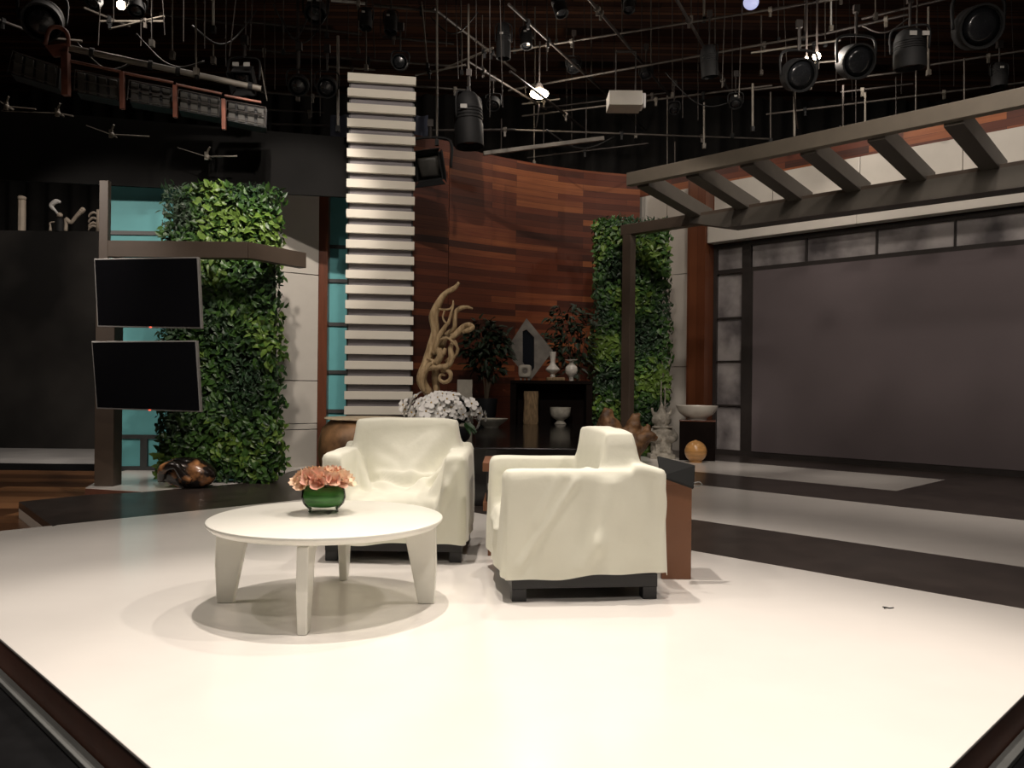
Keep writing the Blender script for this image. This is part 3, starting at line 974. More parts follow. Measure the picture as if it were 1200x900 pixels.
def living_wall(root, cx, cy, w, d, z0, z1, n, seed, size, taper=0.0, rz=0.0, skip=None, top_frac=.06, side_frac=.2):
    rnd = random.Random(seed)
    f1, f2 = cl_noise(seed, 7, 3.2), cl_noise(seed + 1, 7, 5.5)
    cr_, sr_ = math.cos(rz), math.sin(rz)

    def wd(z):
        return w / 2 * (1 + taper * (1 - (z - z0) / (z1 - z0)))

    def place(x, y, z):
        return Vector((cx + cr_ * x - sr_ * y, cy + sr_ * x + cr_ * y, z)) - root.location
    mb = MB()
    q = []
    for z in (z0, z1 - .1):
        a = wd(z) - .07
        q += [place(-a, -d / 2 + .07, z), place(a, -d / 2 + .07, z), place(a, d / 2 - .02, z), place(-a, d / 2 - .02, z)]
    mb.hexa(q)
    mb.build('planting_frame', M['hedge_back'], root)
    mb = MB()
    for k in range(n):
        z = z0 + (z1 - z0) * rnd.random()
        a = wd(z)
        r = rnd.random()
        if r < top_frac:
            x, y, z, nr = rnd.uniform(-a, a), rnd.uniform(-d / 2, d / 2), z1 - .06 + rnd.uniform(-.05, .05), Vector((0, -.3, 1))
        elif r < top_frac + side_frac:
            s = rnd.choice((-1, 1))
            x, y, nr = s * (a - .05), rnd.uniform(-d / 2, d / 2), Vector((s, -.3, 0))
        else:
            x, y, nr = rnd.uniform(-a, a) * .99, -d / 2, Vector((0, -1, 0.1))
        pos = Vector((x, y, z))
        b = f1(Vector((x * 2, y, z)))
        puff = .055 + .07 * b + rnd.uniform(-.05, .05)
        pos += nr.normalized() * puff
        c = f2(Vector((x * 1.4, 0, z * 1.4))) + rnd.uniform(-.28, .28)
        mi = 1 if c > .30 else (0 if c > -.08 else (2 if c > -.32 else 3))
        L = size * rnd.uniform(.65, 1.25) * (1.12 if mi == 1 else (.85 if mi >= 2 else 1))
        az = rnd.uniform(0, 2 * PI)
        tdir = Vector((0, 0, 1)).cross(nr).normalized()
        dd = tdir * math.cos(az) + Vector((0, 0, 1)) * (math.sin(az) - .35) + nr * rnd.uniform(.0, .7)
        nn = nr + Vector((rnd.uniform(-.6, .6), rnd.uniform(-.6, .6), rnd.uniform(-.1, .9)))
        P0 = place(*pos)
        dw = Vector((cr_ * dd.x - sr_ * dd.y, sr_ * dd.x + cr_ * dd.y, dd.z))
        nw = Vector((cr_ * nn.x - sr_ * nn.y, sr_ * nn.x + cr_ * nn.y, nn.z))
        wdt = L * (rnd.uniform(.26, .36) if mi != 3 else rnd.uniform(.12, .2))
        leaf(mb, P0, dw, nw, L, wdt, mi)
    return mb.build('foliage', LEAVES, root)


lw = empty('planted_hedge', (-3.36, 9.5, 0))
tag(lw, 'tall leafy green planted wall behind the pair of stacked black televisions', 'plant wall')
living_wall(lw, -3.355, 9.50, 1.20, .42, .03, 3.34, 7200, 11, .088, taper=.10)
lw2 = empty('planted_hedge', (1.95, 13.62, 0))
tag(lw2, 'narrow leafy green planted wall behind the dark pergola post', 'plant wall')
living_wall(lw2, 1.95, 13.62, 1.17, .40, .0, 3.82, 6000, 23, .10, rz=math.radians(-4))


def bush(name, label, c, r, n, seed, size, base, pot=None, mats=None, cat='plant'):
    root = empty(name, base)
    tag(root, label, cat, 'dark plants along the wood wall')
    rnd = random.Random(seed)
    c = Vector(c) - root.location
    mb = MB(); ms = MB()
    f = cl_noise(seed, 6, 6)
    for k in range(9):
        d = Vector((rnd.gauss(0, 1), rnd.gauss(0, .6), rnd.gauss(.2, .8))).normalized()
        e = c + Vector((d.x * r[0] * .7, d.y * r[1] * .7, d.z * r[2] * .7))
        ms.tube(catmull([Vector((0, 0, .1)), Vector((e.x * .3, e.y * .3, (e.z) * .55)), e], 4), [.012] * 4 + [.009] * 4 + [.005], 5)
    k = 0
    while k < n:
        d = Vector((rnd.uniform(-1, 1), rnd.uniform(-1, 1), rnd.uniform(-1, 1)))
        if not .25 < d.length < 1 or f(d * 1.2) < -.05 - .3 * rnd.random():
            continue
        k += 1
        p = c + Vector((d.x * r[0], d.y * r[1], d.z * r[2]))
        dd = Vector((d.x + rnd.uniform(-.7, .7), d.y + rnd.uniform(-.7, .7), rnd.uniform(-.7, .4)))
        leaf(mb, p, dd, Vector((rnd.uniform(-.4, .4), -.4, 1)), size * rnd.uniform(.6, 1.2), size * rnd.uniform(.18, .3), 0)
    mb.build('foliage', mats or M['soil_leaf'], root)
    ms.build('stems', M['stem'], root)
    if pot:
        mb = MB(); w, h = pot
        mb.lathe([(0, 0), (w * .72, 0), (w * .78, h * .1), (w, h * .94), (w, h), (w * .9, h), (w * .86, h * .85), (0, h * .85)], n=24)
        mb.build('planter', M['planter_black'], root, smooth=True, auto=40)
    return root


# ================================================================== SCENIC UPRIGHTS
# dark trellis post and beam in front of the green wall
tr = empty('trellis_frame', (-4.45, 8.95, 0))
tag(tr, 'dark taupe post and cantilevered beam crossing in front of the green wall', 'frame')
xa, xb = at(114.5, 400, 9.0).x, at(125, 400, 9.0).x
mb = MB(); mb.box(xa, xb, 9.0, 9.07, .004, 3.34)
sub(mb, 'post', M['trellis'], tr, bevel=.004)
xa, xb = at(119, 500, 8.95).x, at(141, 500, 8.95).x
mb = MB(); mb.box(xa, xb, 8.80, 8.998, .004, 2.45)
sub(mb, 'post', M['trellis'], tr, bevel=.006)
xe = at(290, 292, 8.72).x
mb = MB(); mb.box(at(126, 290, 8.72).x, xe, 8.72, 8.86, 2.46, 2.635)
sub(mb, 'beam', M['trellis'], tr, bevel=.004)
a, b_ = Vector((xe - .03, 8.74, 2.5475)), Vector((-2.43, 9.46, 2.5475))
mb = MB(); mb.bar(a, b_, .11, .174)
sub(mb, 'beam', M['trellis'], tr, bevel=.004)


# televisions
def television(label, px, ys, z):
    root = empty('television', at(sum(px) / 4, sum(ys) / 4, 8.5))
    tag(root, label, 'television', 'televisions stacked on the dark post')
    dl, dr = 8.56, 8.34
    c = [at(px[0], ys[0], dl - .02), at(px[1], ys[1], dr - .02), at(px[2], ys[2], dr), at(px[3], ys[3], dl)]   # bl, br, tr, tl
    mb = MB(); mb.slab(c, .045)
    sub(mb, 'housing', M['tv_bezel'], root, bevel=.004)
    n = (c[1] - c[0]).cross(c[3] - c[0]).normalized()
    cc = sum(c, Vector()) / 4
    ins = []
    for p in c:
        dv = cc - p
        ins.append(p + Vector((math.copysign(.012, dv.x), 0, math.copysign(.014, dv.z))) + n * .003)
    mb = MB(); mb.slab(ins, .0025)
    sub(mb, 'screen', M['tv_glass'], root)
    m_ = (c[0] * .48 + c[1] * .52) + n * .004
    mb = MB(); mb.ball(m_ + Vector((0, 0, .004)), (.016, .006, .008), 10, 6)
    sub(mb, 'power_light', M['led'], root, smooth=True)
    mb = MB()
    w = cc - n * .045
    mb.bar(w, Vector((w.x * .25 + at(130, 400, 8.8).x * .75, 8.80, w.z)), .10, .16)
    sub(mb, 'wall_bracket', M['equip'], root)
    return root


television('upper black flat television of the two mounted on the dark post', (114, 236, 232, 110), (383, 385, 301, 303), 1)
television('lower black flat television of the two mounted on the dark post', (113, 235, 230, 107), (479, 483, 399, 400), 0)

# ---- tall slatted tower
tw_c = at(443, 450, 9.72)
tw = empty('slatted_tower', (tw_c.x, 9.78, 0), math.radians(9.0))
tag(tw, 'tall slatted tower of ivory horizontal boards over a grey backing, beside the wood wall', 'tower')
mb = MB(); mb.box(-.365, .365, .02, .16, 0, 4.80)
mb.build('backing', M['slat_back'], tw)
for s in (-1, 1):
    mb = MB(); mb.box(min(s * .385, s * .362), max(s * .385, s * .362), .03, .17, 0, 4.78)
    mb.build('side_post', M['teal_trim'], tw)
for k in range(27):
    z = 4.815 - .1795 * k
    mb = MB(); mb.box(-.402, .402, -.035, .02, z - .098, z)
    o = mb.build('slat', M['slat'], tw, bevel=.003)

# ---- pergola
pg = empty('pergola', tuple(uv2(10.4, 7.85)))
tag(pg, 'taupe pergola of sloping rafters between two long beams above the big screen', 'pergola')
HB, HF = 3.66, 3.90
UB, UF = 10.4, 9.10
VE = 6.79
mb = MB(); mb.prism([uv2(UB, 7.80), uv2(UB + .14, 7.80), uv2(UB + .14, 7.96), uv2(UB, 7.96)], 0.0, 3.525)
sub(mb, 'post', M['trellis'], pg, bevel=.006)
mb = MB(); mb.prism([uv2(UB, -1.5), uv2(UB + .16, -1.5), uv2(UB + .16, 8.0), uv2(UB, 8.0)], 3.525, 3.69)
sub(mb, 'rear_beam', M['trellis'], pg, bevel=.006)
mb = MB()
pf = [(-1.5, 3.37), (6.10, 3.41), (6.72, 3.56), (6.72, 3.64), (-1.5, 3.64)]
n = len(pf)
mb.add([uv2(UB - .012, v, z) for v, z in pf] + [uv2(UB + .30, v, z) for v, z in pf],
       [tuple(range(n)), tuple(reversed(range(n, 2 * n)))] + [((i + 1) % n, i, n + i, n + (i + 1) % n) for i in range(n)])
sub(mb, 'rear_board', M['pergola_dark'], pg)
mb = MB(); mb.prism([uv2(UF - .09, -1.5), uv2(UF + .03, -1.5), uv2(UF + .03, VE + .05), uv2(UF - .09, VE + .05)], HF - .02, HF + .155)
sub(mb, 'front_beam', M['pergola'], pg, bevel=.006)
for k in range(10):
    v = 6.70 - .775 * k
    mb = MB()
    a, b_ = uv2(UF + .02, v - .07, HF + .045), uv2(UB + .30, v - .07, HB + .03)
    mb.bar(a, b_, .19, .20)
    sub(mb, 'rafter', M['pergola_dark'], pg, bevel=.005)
# sheet of foam left on the pergola
p = at(1036, 139, 8.55)

# ================================================================== ORNAMENTS
def wob(seed, amp, f=3.0, n=6):
    g = cl_noise(seed, n, f)
    return lambda d: amp * g(d)


# polished root burl at the foot of the green wall
p = onz(222, 571, 0)
bu = empty('root_burl', (p.x, p.y - .14, 0))
tag(bu, 'polished dark-and-orange root burl lying at the foot of the big green wall', 'wood ornament')
g = wob(4, .16, 3.4)
mb = MB(); mb.ball((0, .12, .155), (.31, .17, .165), 40, 26, noise=g)
mb.build('burl', M['burl'], bu, smooth=True)
mb = MB()
mb.tube(catmull([(-.26, .02, .09), (-.20, -.055, .22), (-.06, -.085, .255), (.02, -.07, .15), (.10, -.07, .10)], 5), lerp_list([.035, .05, .045, .05, .03], 21), 10)
mb.build('root_limb', M['burl'], bu, smooth=True)

# round stump stool behind the front-facing chair
st_c = Vector((-1.52, 8.5, 0))
sp = empty('stump_stool', tuple(st_c))
tag(sp, 'thick brown root stump with flat pale top behind the front-facing cream armchair', 'stump')
g = wob(8, .10, 3.0)
mb = MB()
prof = [(.30, 0), (.36, .08), (.42, .25), (.455, .42), (.465, .55), (.44, .68), (.36, .755), (.31, .765)]
vs, fs, n = [], [], 40
for i, (r, z) in enumerate(prof):
    for k in range(n):
        a = 2 * PI * k / n
        q = 1 + g(Vector((math.cos(a) * 1.3, math.sin(a) * 1.3, z * 3))) * 1.3
        vs.append((r * q * math.cos(a), r * q * math.sin(a), z))
for i in range(len(prof) - 1):
    for k in range(n):
        k2 = (k + 1) % n
        fs.append((i * n + k, i * n + k2, (i + 1) * n + k2, (i + 1) * n + k))
fs.append(tuple(range((len(prof) - 1) * n, len(prof) * n)))
mb.add(vs, fs); mb.build('trunk', M['stump'], sp, smooth=True, auto=50)
mb = MB(); mb.lathe([(.40, .768), (.415, .775), (.41, .787), (0, .79)], n=48)
mb.build('top', M['stump_top'], sp, smooth=True, auto=40)

# driftwood and white blossom arrangement on the black platform
DY = 8.45
da = empty('driftwood_arrangement', (at(520, 500, DY).x, DY, PH))
tag(da, 'tall twisting driftwood rising from a mound of white blossoms on the black platform', 'arrangement')


def dpt(px, py, dz=0.0):
    return at(px, py, DY + dz) - da.location


mb = MB()
mb.lathe([(0, 0), (.20, 0), (.235, .03), (.25, .10), (.24, .14), (.20, .15), (0, .15)], c=(.03, 0, 0), n=32)
mb.build('pot', M['planter_black'], da, smooth=True, auto=40)
limbs = [
    ([(503, 462, 0), (494, 445, -.02), (500, 425, .0), (506, 405, .0), (510, 388, .02), (508, 372, 0), (511, 362, 0), (517, 350, -.02), (523, 343, 0), (532, 338, 0), (538, 331, 0)], [.05, .055, .05, .05, .045, .05, .045, .034, .028, .028, .014]),
    ([(512, 460, .06), (510, 440, .08), (513, 420, .07), (518, 404, .08), (524, 392, .08), (532, 385, .06), (533, 374, .04), (534, 366, .04), (540, 361, .02), (548, 360, 0), (554, 362, 0)], [.04, .038, .04, .036, .03, .026, .024, .026, .024, .018, .010]),
    ([(508, 415, -.03), (514, 396, -.05), (521, 384, -.05), (526, 377, -.05), (529, 366, -.05), (531, 358, -.05), (531, 352, -.05)], [.035, .03, .024, .018, .014, .012, .008]),
    ([(514, 362, -.02), (521, 363, -.04), (527, 362, -.05), (531, 357, -.05)], [.012, .011, .010, .008]),
    ([(521, 364, -.06), (519, 372, -.06), (522, 378, -.06), (526, 378, -.06)], [.010, .010, .011, .008]),
    ([(500, 432, -.05), (512, 430, -.06), (524, 429, -.06), (529, 420, -.05), (528, 408, -.04), (533, 400, -.03), (536, 410, -.02), (532, 416, -.01), (522, 424, 0)], [.028, .03, .032, .034, .028, .016, .015, .018, .02]),
    ([(526, 398, .0), (532, 394, .0), (538, 388, .02), (544, 383, .02), (550, 381, .0), (554, 384, -.03), (549, 387, -.05), (542, 389, -.03)], [.022, .03, .036, .034, .03, .024, .026, .02]),
    ([(528, 394, .03), (535, 391, .05), (541, 386, .06), (548, 384, .06)], [.022, .028, .028, .014]),
    ([(516, 398, -.08), (524, 396, -.1), (533, 403, -.1), (537, 410, -.09), (533, 418, -.07), (528, 422, -.05)], [.013, .014, .014, .013, .014, .016]),
    ([(518, 434, .0), (524, 434, -.04), (528, 438, -.06), (527, 445, -.06), (520, 448, -.05), (515, 444, -.04), (517, 439, -.03), (522, 440, -.03)], [.026, .026, .024, .022, .020, .018, .016, .010]),
    ([(511, 426, -.06), (516, 417, -.08), (514, 410, -.08), (519, 414, -.08), (522, 408, -.08)], [.035, .04, .03, .032, .016]),
    ([(497, 458, -.04), (494, 446, -.07), (497, 436, -.07), (503, 428, -.06), (509, 424, -.05), (500, 420, -.05)], [.03, .034, .03, .026, .022, .008]),
]
for pts, rs in limbs:
    q = catmull([dpt(*p_) for p_ in pts], 5)
    mb = MB(); mb.tube(q, lerp_list(rs, len(q)), 10)
    mb.build('branch', M['driftwood'], da, smooth=True)


def small_flower(seed):
    rnd = random.Random(seed)
    mb = MB()
    r = .064
    for k in range(5):
        a = 2 * PI * k / 5 + rnd.uniform(-.15, .15)
        d, t = Vector((math.cos(a), math.sin(a), 0)), Vector((-math.sin(a), math.cos(a), 0))
        z = rnd.uniform(.05, .35)
        q = [d * .004, d * (.45 * r) + t * (.40 * r), d * (.9 * r) + t * (.42 * r), d * (1.12 * r), d * (.9 * r) - t * (.42 * r), d * (.45 * r) - t * (.40 * r)]
        q = [p_ + Vector((0, 0, z * p_.length - (.010 if i == 3 else 0) + (.008 if i in (1, 5) else 0))) for i, p_ in enumerate(q)]
        c = d * (.6 * r) + Vector((0, 0, z * .5 * r))
        mb.add(q + [c], [(i, (i + 1) % 6, 6) for i in range(6)])
    mb.ball((0, 0, .007), .009, 6, 4, mi=1)
    return mb.build('blossom', [M['petal_white'], M['yellow']], smooth=True)


fl = [small_flower(i) for i in range(4)]
rnd = random.Random(12)
mcx = dpt(518, 480)
for k in range(98):
    th = math.acos(1 - 1.55 * (k + .5) / 98)
    ph = k * 2.39996
    d = Vector((math.sin(th) * math.cos(ph), math.sin(th) * math.sin(ph), math.cos(th)))
    o = fl[k % 4] if k < 4 else fl[k % 4].copy()
    if k >= 4:
        COL.objects.link(o)
    o.parent = da
    rr_ = rnd.uniform(.72, 1.16)
    lump = 1 + .20 * math.sin(3 * ph + 1) * math.sin(4 * th)
    o.location = mcx + Vector((d.x * .35 * rr_ * lump, d.y * .24 * rr_, d.z * .18 * rr_ * lump - .015))
    o.rotation_euler = (d + Vector((rnd.uniform(-.5, .5), rnd.uniform(-.5, .2), rnd.uniform(-.2, .5)))).to_track_quat('Z', 'Y').to_euler()
    s = rnd.uniform(.8, 1.2)
    o.scale = (s, s, s)
mb = MB(); mb.ball(mcx + Vector((0, 0, -.03)), (.30, .19, .14), 20, 12)
mb.build('moss_mound', M['hedge_back'], da, smooth=True)
mb = MB()
for k in range(7):
    a = -.9 + k * .35
    leaf(mb, mcx + Vector((.24, -.10, -.12)), Vector((math.cos(a), -.5, -.55)), Vector((0, -.6, 1)), .17, .03, 0)
mb.build('leaves', M['leaf3'], da)

# ---- back shelf and what stands on it
SY = 12.4
sh = empty('display_shelf', (at(645, 450, SY).x, SY, PH))
tag(sh, 'dark open display shelf on the black platform before the wood wall', 'shelf')
xl, xr = at(598, 450, SY).x, at(693, 450, SY).x
zt = at(645, 446, SY).z
mb = MB(); mb.box(xl, xr, SY - .18, SY + .22, zt - .05, zt)
sub(mb, 'shelf_board', M['shelf_dark'], sh, bevel=.003)
for x0, x1 in ((xl, xl + .09), (xr - .09, xr)):
    mb = MB(); mb.box(x0, x1, SY - .17, SY + .21, PH, zt - .05)
    sub(mb, 'upright', M['shelf_dark'], sh, bevel=.003)
mb = MB(); mb.box(xl + .09, xr - .09, SY + .17, SY + .21, PH, zt - .05)
sub(mb, 'back_board', M['shelf_dark'], sh)


def lathe_thing(name, label, cat, px, y, z, prof, m, part, n=36, sc=1.0, group=None):
    x = at(px, 450, y).x
    r = empty(name, (x, y, z))
    tag(r, label, cat, group)
    mb = MB(); mb.lathe([(a * sc, b * sc) for a, b in prof], n=n)
    mb.build(part, m, r, smooth=True, auto=50)
    return r


k_ = SY / F        # metres per photo pixel at the shelf
lathe_thing('footed_bowl', 'white footed bowl on the lower level of the dark display shelf', 'bowl', 657, SY - .04, PH,
            [(0, 0), (.085, 0), (.09, .01), (.065, .035), (.05, .06), (.10, .085), (.145, .13), (.155, .20), (.158, .255), (.150, .255), (.145, .20), (.13, .14), (.0, .10)], M['ceramic_grey'], 'bowl')
lathe_thing('round_vase', 'round white vase with flared lip and narrow foot on the dark shelf top', 'vase', 669.5, SY - .02, zt,
            [(0, 0), (.035, 0), (.032, .05), (.05, .07), (.085, .11), (.096, .16), (.085, .21), (.045, .25), (.028, .27), (.035, .295), (.098, .315), (.098, .32), (.03, .30), (.0, .28)], M['ceramic'], 'vase')
bk = empty('wooden_block', (at(652, 450, SY).x, SY - .03, zt)); tag(bk, 'flat pale wooden block under the long-necked vase on the shelf', 'block')
mb = MB(); mb.box(-.15, .12, -.09, .09, 0, .05)
mb.build('block', M['rough_wood'], bk, bevel=.01)
lathe_thing('necked_vase', 'white vase with tall flared neck and wide shoulder on a wooden block', 'vase', 647.5, SY - .03, zt + .05,
            [(0, 0), (.038, 0), (.040, .03), (.028, .045), (.05, .06), (.10, .10), (.108, .115), (.108, .122), (.085, .15), (.055, .18), (.040, .205), (.036, .24), (.045, .32), (.053, .385), (.047, .385), (.038, .30), (.0, .22)], M['ceramic'], 'vase')
# square vase with a hole through it, on little feet
sv = empty('ring_vase', (at(615, 450, SY).x, SY - .05, zt)); tag(sv, 'squarish cream vase with round hole through it, in front of the diamond mirror', 'vase')
mb = MB()
n = 48
vs, fs = [], []
rings = [(0, -.055), (1, -.055), (1, .055), (0, .055)]
for k in range(n):
    a = 2 * PI * k / n
    c, s = math.cos(a), math.sin(a)
    e = (abs(c) ** 5 + abs(s) ** 5) ** (-1 / 5)
    for w_, yy in ((0, -.03), (.12, -.05), (.5, -.062), (.88, -.05), (1, -.03), (1, .03), (.88, .05), (.12, .05), (0, .03)):
        R_ = .035 + (.098 * e - .035) * w_
        vs.append((R_ * c, yy, .135 + R_ * s))
q = 9
for k in range(n):
    for j in range(q):
        fs.append((k * q + j, ((k + 1) % n) * q + j, ((k + 1) % n) * q + (j + 1) % q, k * q + (j + 1) % q))
mb.add(vs, fs); mb.build('vase', M['ceramic_bone'], sv, smooth=True)
for dx in (-.06, 0, .06):
    mb = MB(); mb.lathe([(.010, 0), (.018, .012), (.014, .042)], (dx, 0, 0), n=12)
    mb.build('foot', M['ceramic'], sv, smooth=True)

# diamond mirror leaning against the wall
MY = 12.72
mi_ = empty('diamond_mirror', (at(621, 450, MY).x, MY, zt)); tag(mi_, 'diamond-shaped grey wooden mirror with dark six-sided glass, on the shelf behind the vases', 'mirror')
outp = [(617, 373), (648, 411), (621, 447), (592, 411)]
inp = [(612.5, 388), (617, 386), (626, 395), (626, 431), (621, 438), (612.5, 424)]
fo, bo = [at(x, y, MY - .05) for x, y in outp], [at(x, y, MY + .01) for x, y in outp]
fi, bi = [at(x, y, MY - .05) for x, y in inp], [at(x, y, MY + .01) for x, y in inp]
mb = MB()
# outer ring 0-3, inner ring 4-9 ; front faces
match = [(0, (0, 1)), (1, (2, 3)), (2, (4,)), (3, (5,))]
V_ = fo + fi + bo + bi
front = [(0, 4, 5), (0, 5, 6, 1), (1, 6, 7), (1, 7, 8, 2), (2, 8, 9), (2, 9, 3), (3, 9, 4, 0)]
fs = list(front) + [tuple(i + 10 for i in reversed(f)) for f in front]
fs += [(i, (i + 1) % 4, 10 + (i + 1) % 4, 10 + i) for i in range(4)]
fs += [(4 + (i + 1) % 6, 4 + i, 14 + i, 14 + (i + 1) % 6) for i in range(6)]
mb.add(V_, fs)
sub(mb, 'mirror_frame', M['mirror_frame'], mi_)
mb = MB(); mb.add([p_ + Vector((0, .03, 0)) for p_ in fi], [tuple(reversed(range(6)))])
sub(mb, 'glass', M['mirror_glass'], mi_)

# timber stump, ribbed column and dish on the platform
ts = empty('timber_stump', (at(622.5, 450, SY - .1).x, SY - .06, PH)); tag(ts, 'upright rough pale timber offcut standing inside the dark display shelf', 'timber')
mb = MB()
g = wob(31, .05, 4)
vs, fs, n = [], [], 24
prof = [(.105, 0), (.115, .05), (.108, .2), (.106, .35), (.112, .44), (.108, .495)]
for r, z in prof:
    for k in range(n):
        a = 2 * PI * k / n
        c, s = math.cos(a), math.sin(a)
        e = (abs(c) ** 4 + abs(s) ** 4) ** (-.25)
        q = 1 + g(Vector((c, s, z * 4))) * 1.2 + .02 * math.sin(9 * a)
        vs.append((r * e * c * q, r * e * s * q * .8, z))
for i in range(len(prof) - 1):
    for k in range(n):
        fs.append((i * n + k, i * n + (k + 1) % n, (i + 1) * n + (k + 1) % n, (i + 1) * n + k))
fs.append(tuple(range((len(prof) - 1) * n, len(prof) * n)))
mb.add(vs, fs); mb.build('timber', M['rough_wood'], ts, smooth=True, auto=50)
lathe_thing('shallow_dish', 'wide shallow pale dish on the black platform beside the white blossoms', 'dish', 576, 11.2, PH,
            [(0, 0), (.10, 0), (.105, .015), (.12, .03), (.18, .075), (.225, .115), (.23, .125), (.222, .125), (.17, .085), (.0, .045)], M['ceramic_grey'], 'dish')
rv = empty('ribbed_vase', (at(545, 450, 11.6).x, 11.6, PH)); tag(rv, 'square ribbed grey vase half hidden behind the white blossoms', 'vase')
mb = MB()
mb.box(-.105, .105, -.08, .08, 0, .655)
for k in range(9):
    x = -.096 + .024 * k
    mb.box(x - .007, x + .007, -.088, -.079, .01, .65)
mb.build('vase', M['ceramic_bone'], rv)
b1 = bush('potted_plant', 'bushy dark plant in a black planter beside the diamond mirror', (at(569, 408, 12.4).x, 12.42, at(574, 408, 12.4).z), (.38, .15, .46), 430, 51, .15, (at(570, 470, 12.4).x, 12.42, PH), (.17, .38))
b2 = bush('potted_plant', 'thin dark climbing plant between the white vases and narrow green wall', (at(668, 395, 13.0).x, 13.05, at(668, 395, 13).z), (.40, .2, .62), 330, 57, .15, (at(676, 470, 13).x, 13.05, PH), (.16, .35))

# ---- root sculpture, carved figure, plinth, bowl and ball by the narrow green wall
RY = 12.0
rt = empty('root_sculpture', (at(742, 540, RY).x, RY, 0)); tag(rt, 'gnarled brown root sculpture with upright prongs and an arch, below the narrow green wall', 'wood ornament')


def rp_(px, py, dz=0.0):
    return at(px, py, RY + dz) - rt.location


mb = MB()
for pts, rs in [
    ([(722, 540, 0), (720, 522, .0), (714, 505, 0), (712, 492, 0), (713, 478, 0)], [.17, .19, .16, .12, .05]),
    ([(735, 543, 0), (735, 525, 0), (738, 510, .05), (743, 497, .05), (746, 484, .03)], [.15, .17, .12, .09, .05]),
    ([(742, 546, -.05), (746, 525, -.05), (753, 514, -.05), (762, 511, -.05), (770, 515, -.05)], [.06, .08, .085, .07, .035]),
    ([(744, 524, .05), (753, 515, .05), (758, 506, .05), (761, 496, .05)], [.13, .10, .08, .03]),
    ([(725, 525, .05), (735, 515, .1), (750, 516, .1)], [.16, .15, .08]),
    ([(712, 540, .05), (706, 520, .0), (705, 500, 0), (704, 490, 0)], [.13, .12, .08, .03]),
    ([(742, 547, -.05), (730, 547, -.02), (712, 546, 0)], [.08, .12, .1]),
]:
    q = catmull([rp_(*p_) for p_ in pts], 5)
    q = [Vector((v.x, v.y, max(v.z, .02))) for v in q]
    mb.tube(q, [r_ * 1.25 for r_ in lerp_list(rs, len(q))], 12)
o = mb.build('root', M['root'], rt, smooth=True)
md = o.modifiers.new('Remesh', 'REMESH'); md.mode = 'VOXEL'; md.voxel_size = .022; md.use_smooth_shade = True
tx = bpy.data.textures.new('bark', 'CLOUDS'); tx.noise_scale = .11
md = o.modifiers.new('Displace', 'DISPLACE'); md.texture = tx; md.strength = .07
md.mid_level = .6

FY = 13.0
sf = empty('carved_figure', (at(775, 537, FY).x, FY + .02, 0)); tag(sf, 'small weathered grey stone figure standing between the green wall and dark plinth', 'statue')
mb = MB()
mb.box(-.20, .20, -.17, .17, 0, .07)
body = [(.15, .07), (.17, .12), (.165, .20), (.175, .30), (.19, .38), (.185, .44), (.13, .475), (.10, .49), (.115, .52), (.135, .57), (.14, .62), (.115, .68), (.07, .73), (.05, .77), (.025, .84), (.0, .90)]
mb.lathe(body, n=28)
for s in (-1, 1):
    mb.tube(catmull([(s * .15, -.02, .44), (s * .20, -.08, .34), (s * .13, -.17, .30), (s * .04, -.19, .33)], 5), [.055] * 8 + [.048] * 8, 10)
    mb.ball((s * .10, -.08, .09), (.075, .11, .05), 14, 8)
    mb.ball((s * .13, -.01, .60), (.03, .04, .06), 10, 8)
    mb.ball((s * .05, -.125, .615), (.022, .02, .018), 10, 6)
    mb.tube(catmull([(s * .07, 0, .66), (s * .14, .0, .72), (s * .15, 0, .80)], 4), [.035] * 4 + [.02] * 5, 8)
mb.ball((0, -.135, .575), (.028, .035, .03), 10, 6)
mb.ball((0, -.12, .53), (.05, .03, .014), 10, 6)
mb.box(-.155, .155, -.165, .02, .485, .505)
for k in range(7):
    x = -.11 + k * .037
    mb.tube([(x, -.155 - .02 * math.cos(x * 12), .12), (x * 1.05, -.165 - .02 * math.cos(x * 12), .36)], .012, 6)
o = mb.build('figure', M['stone'], sf, smooth=True)
md = o.modifiers.new('Remesh', 'REMESH'); md.mode = 'VOXEL'; md.voxel_size = .012; md.use_smooth_shade = True
mb = MB(); mb.tube(catmull([(.05, 0, .78), (.055, .01, .95), (.05, 0, 1.12)], 4), .012, 6)
mb.tube(catmull([(-.01, 0, .84), (-.012, .0, 1.0), (-.01, .0, 1.22)], 4), .010, 6)
mb.build('plume', M['stone'], sf, smooth=True)

pdx = at(818, 537, 12.75)
pd = empty('display_plinth', (pdx.x, 12.80, 0), math.radians(-14)); tag(pd, 'dark brown box plinth carrying the wide white bowl beside the tall brown pillar', 'plinth')
mb = MB(); mb.box(-.27, .27, -.21, .21, 0, .60)
mb.build('box', M['shelf_dark'], pd, bevel=.006)
mb = MB(); mb.box(-.275, .275, -.215, .215, .601, .62)
mb.build('top', M['brown_gloss'], pd, bevel=.004)
lathe_thing('wide_bowl', 'wide white ceramic bowl resting on top of the dark brown plinth', 'bowl', 817, 12.80, .62,
            [(0, 0), (.15, 0), (.155, .03), (.18, .045), (.25, .09), (.30, .15), (.32, .21), (.322, .222), (.308, .222), (.28, .15), (.20, .08), (0, .06)], M['ceramic'], 'bowl', n=48)
bl = empty('wooden_ball', (at(815, 524, 12.35).x, 12.33, 0)); tag(bl, 'polished golden turned-wood ball on the floor against the dark plinth', 'ball')
mb = MB(); mb.ball((0, 0, .165), .165, 40, 24, noise=lambda d: .006 * math.cos(40 * d.z) * (1 - d.z * d.z))
mb.lathe([(.02, .325), (.024, .333), (0, .336)], n=16)
mb.lathe([(.09, .0), (.10, .012), (.09, .03)], n=24)
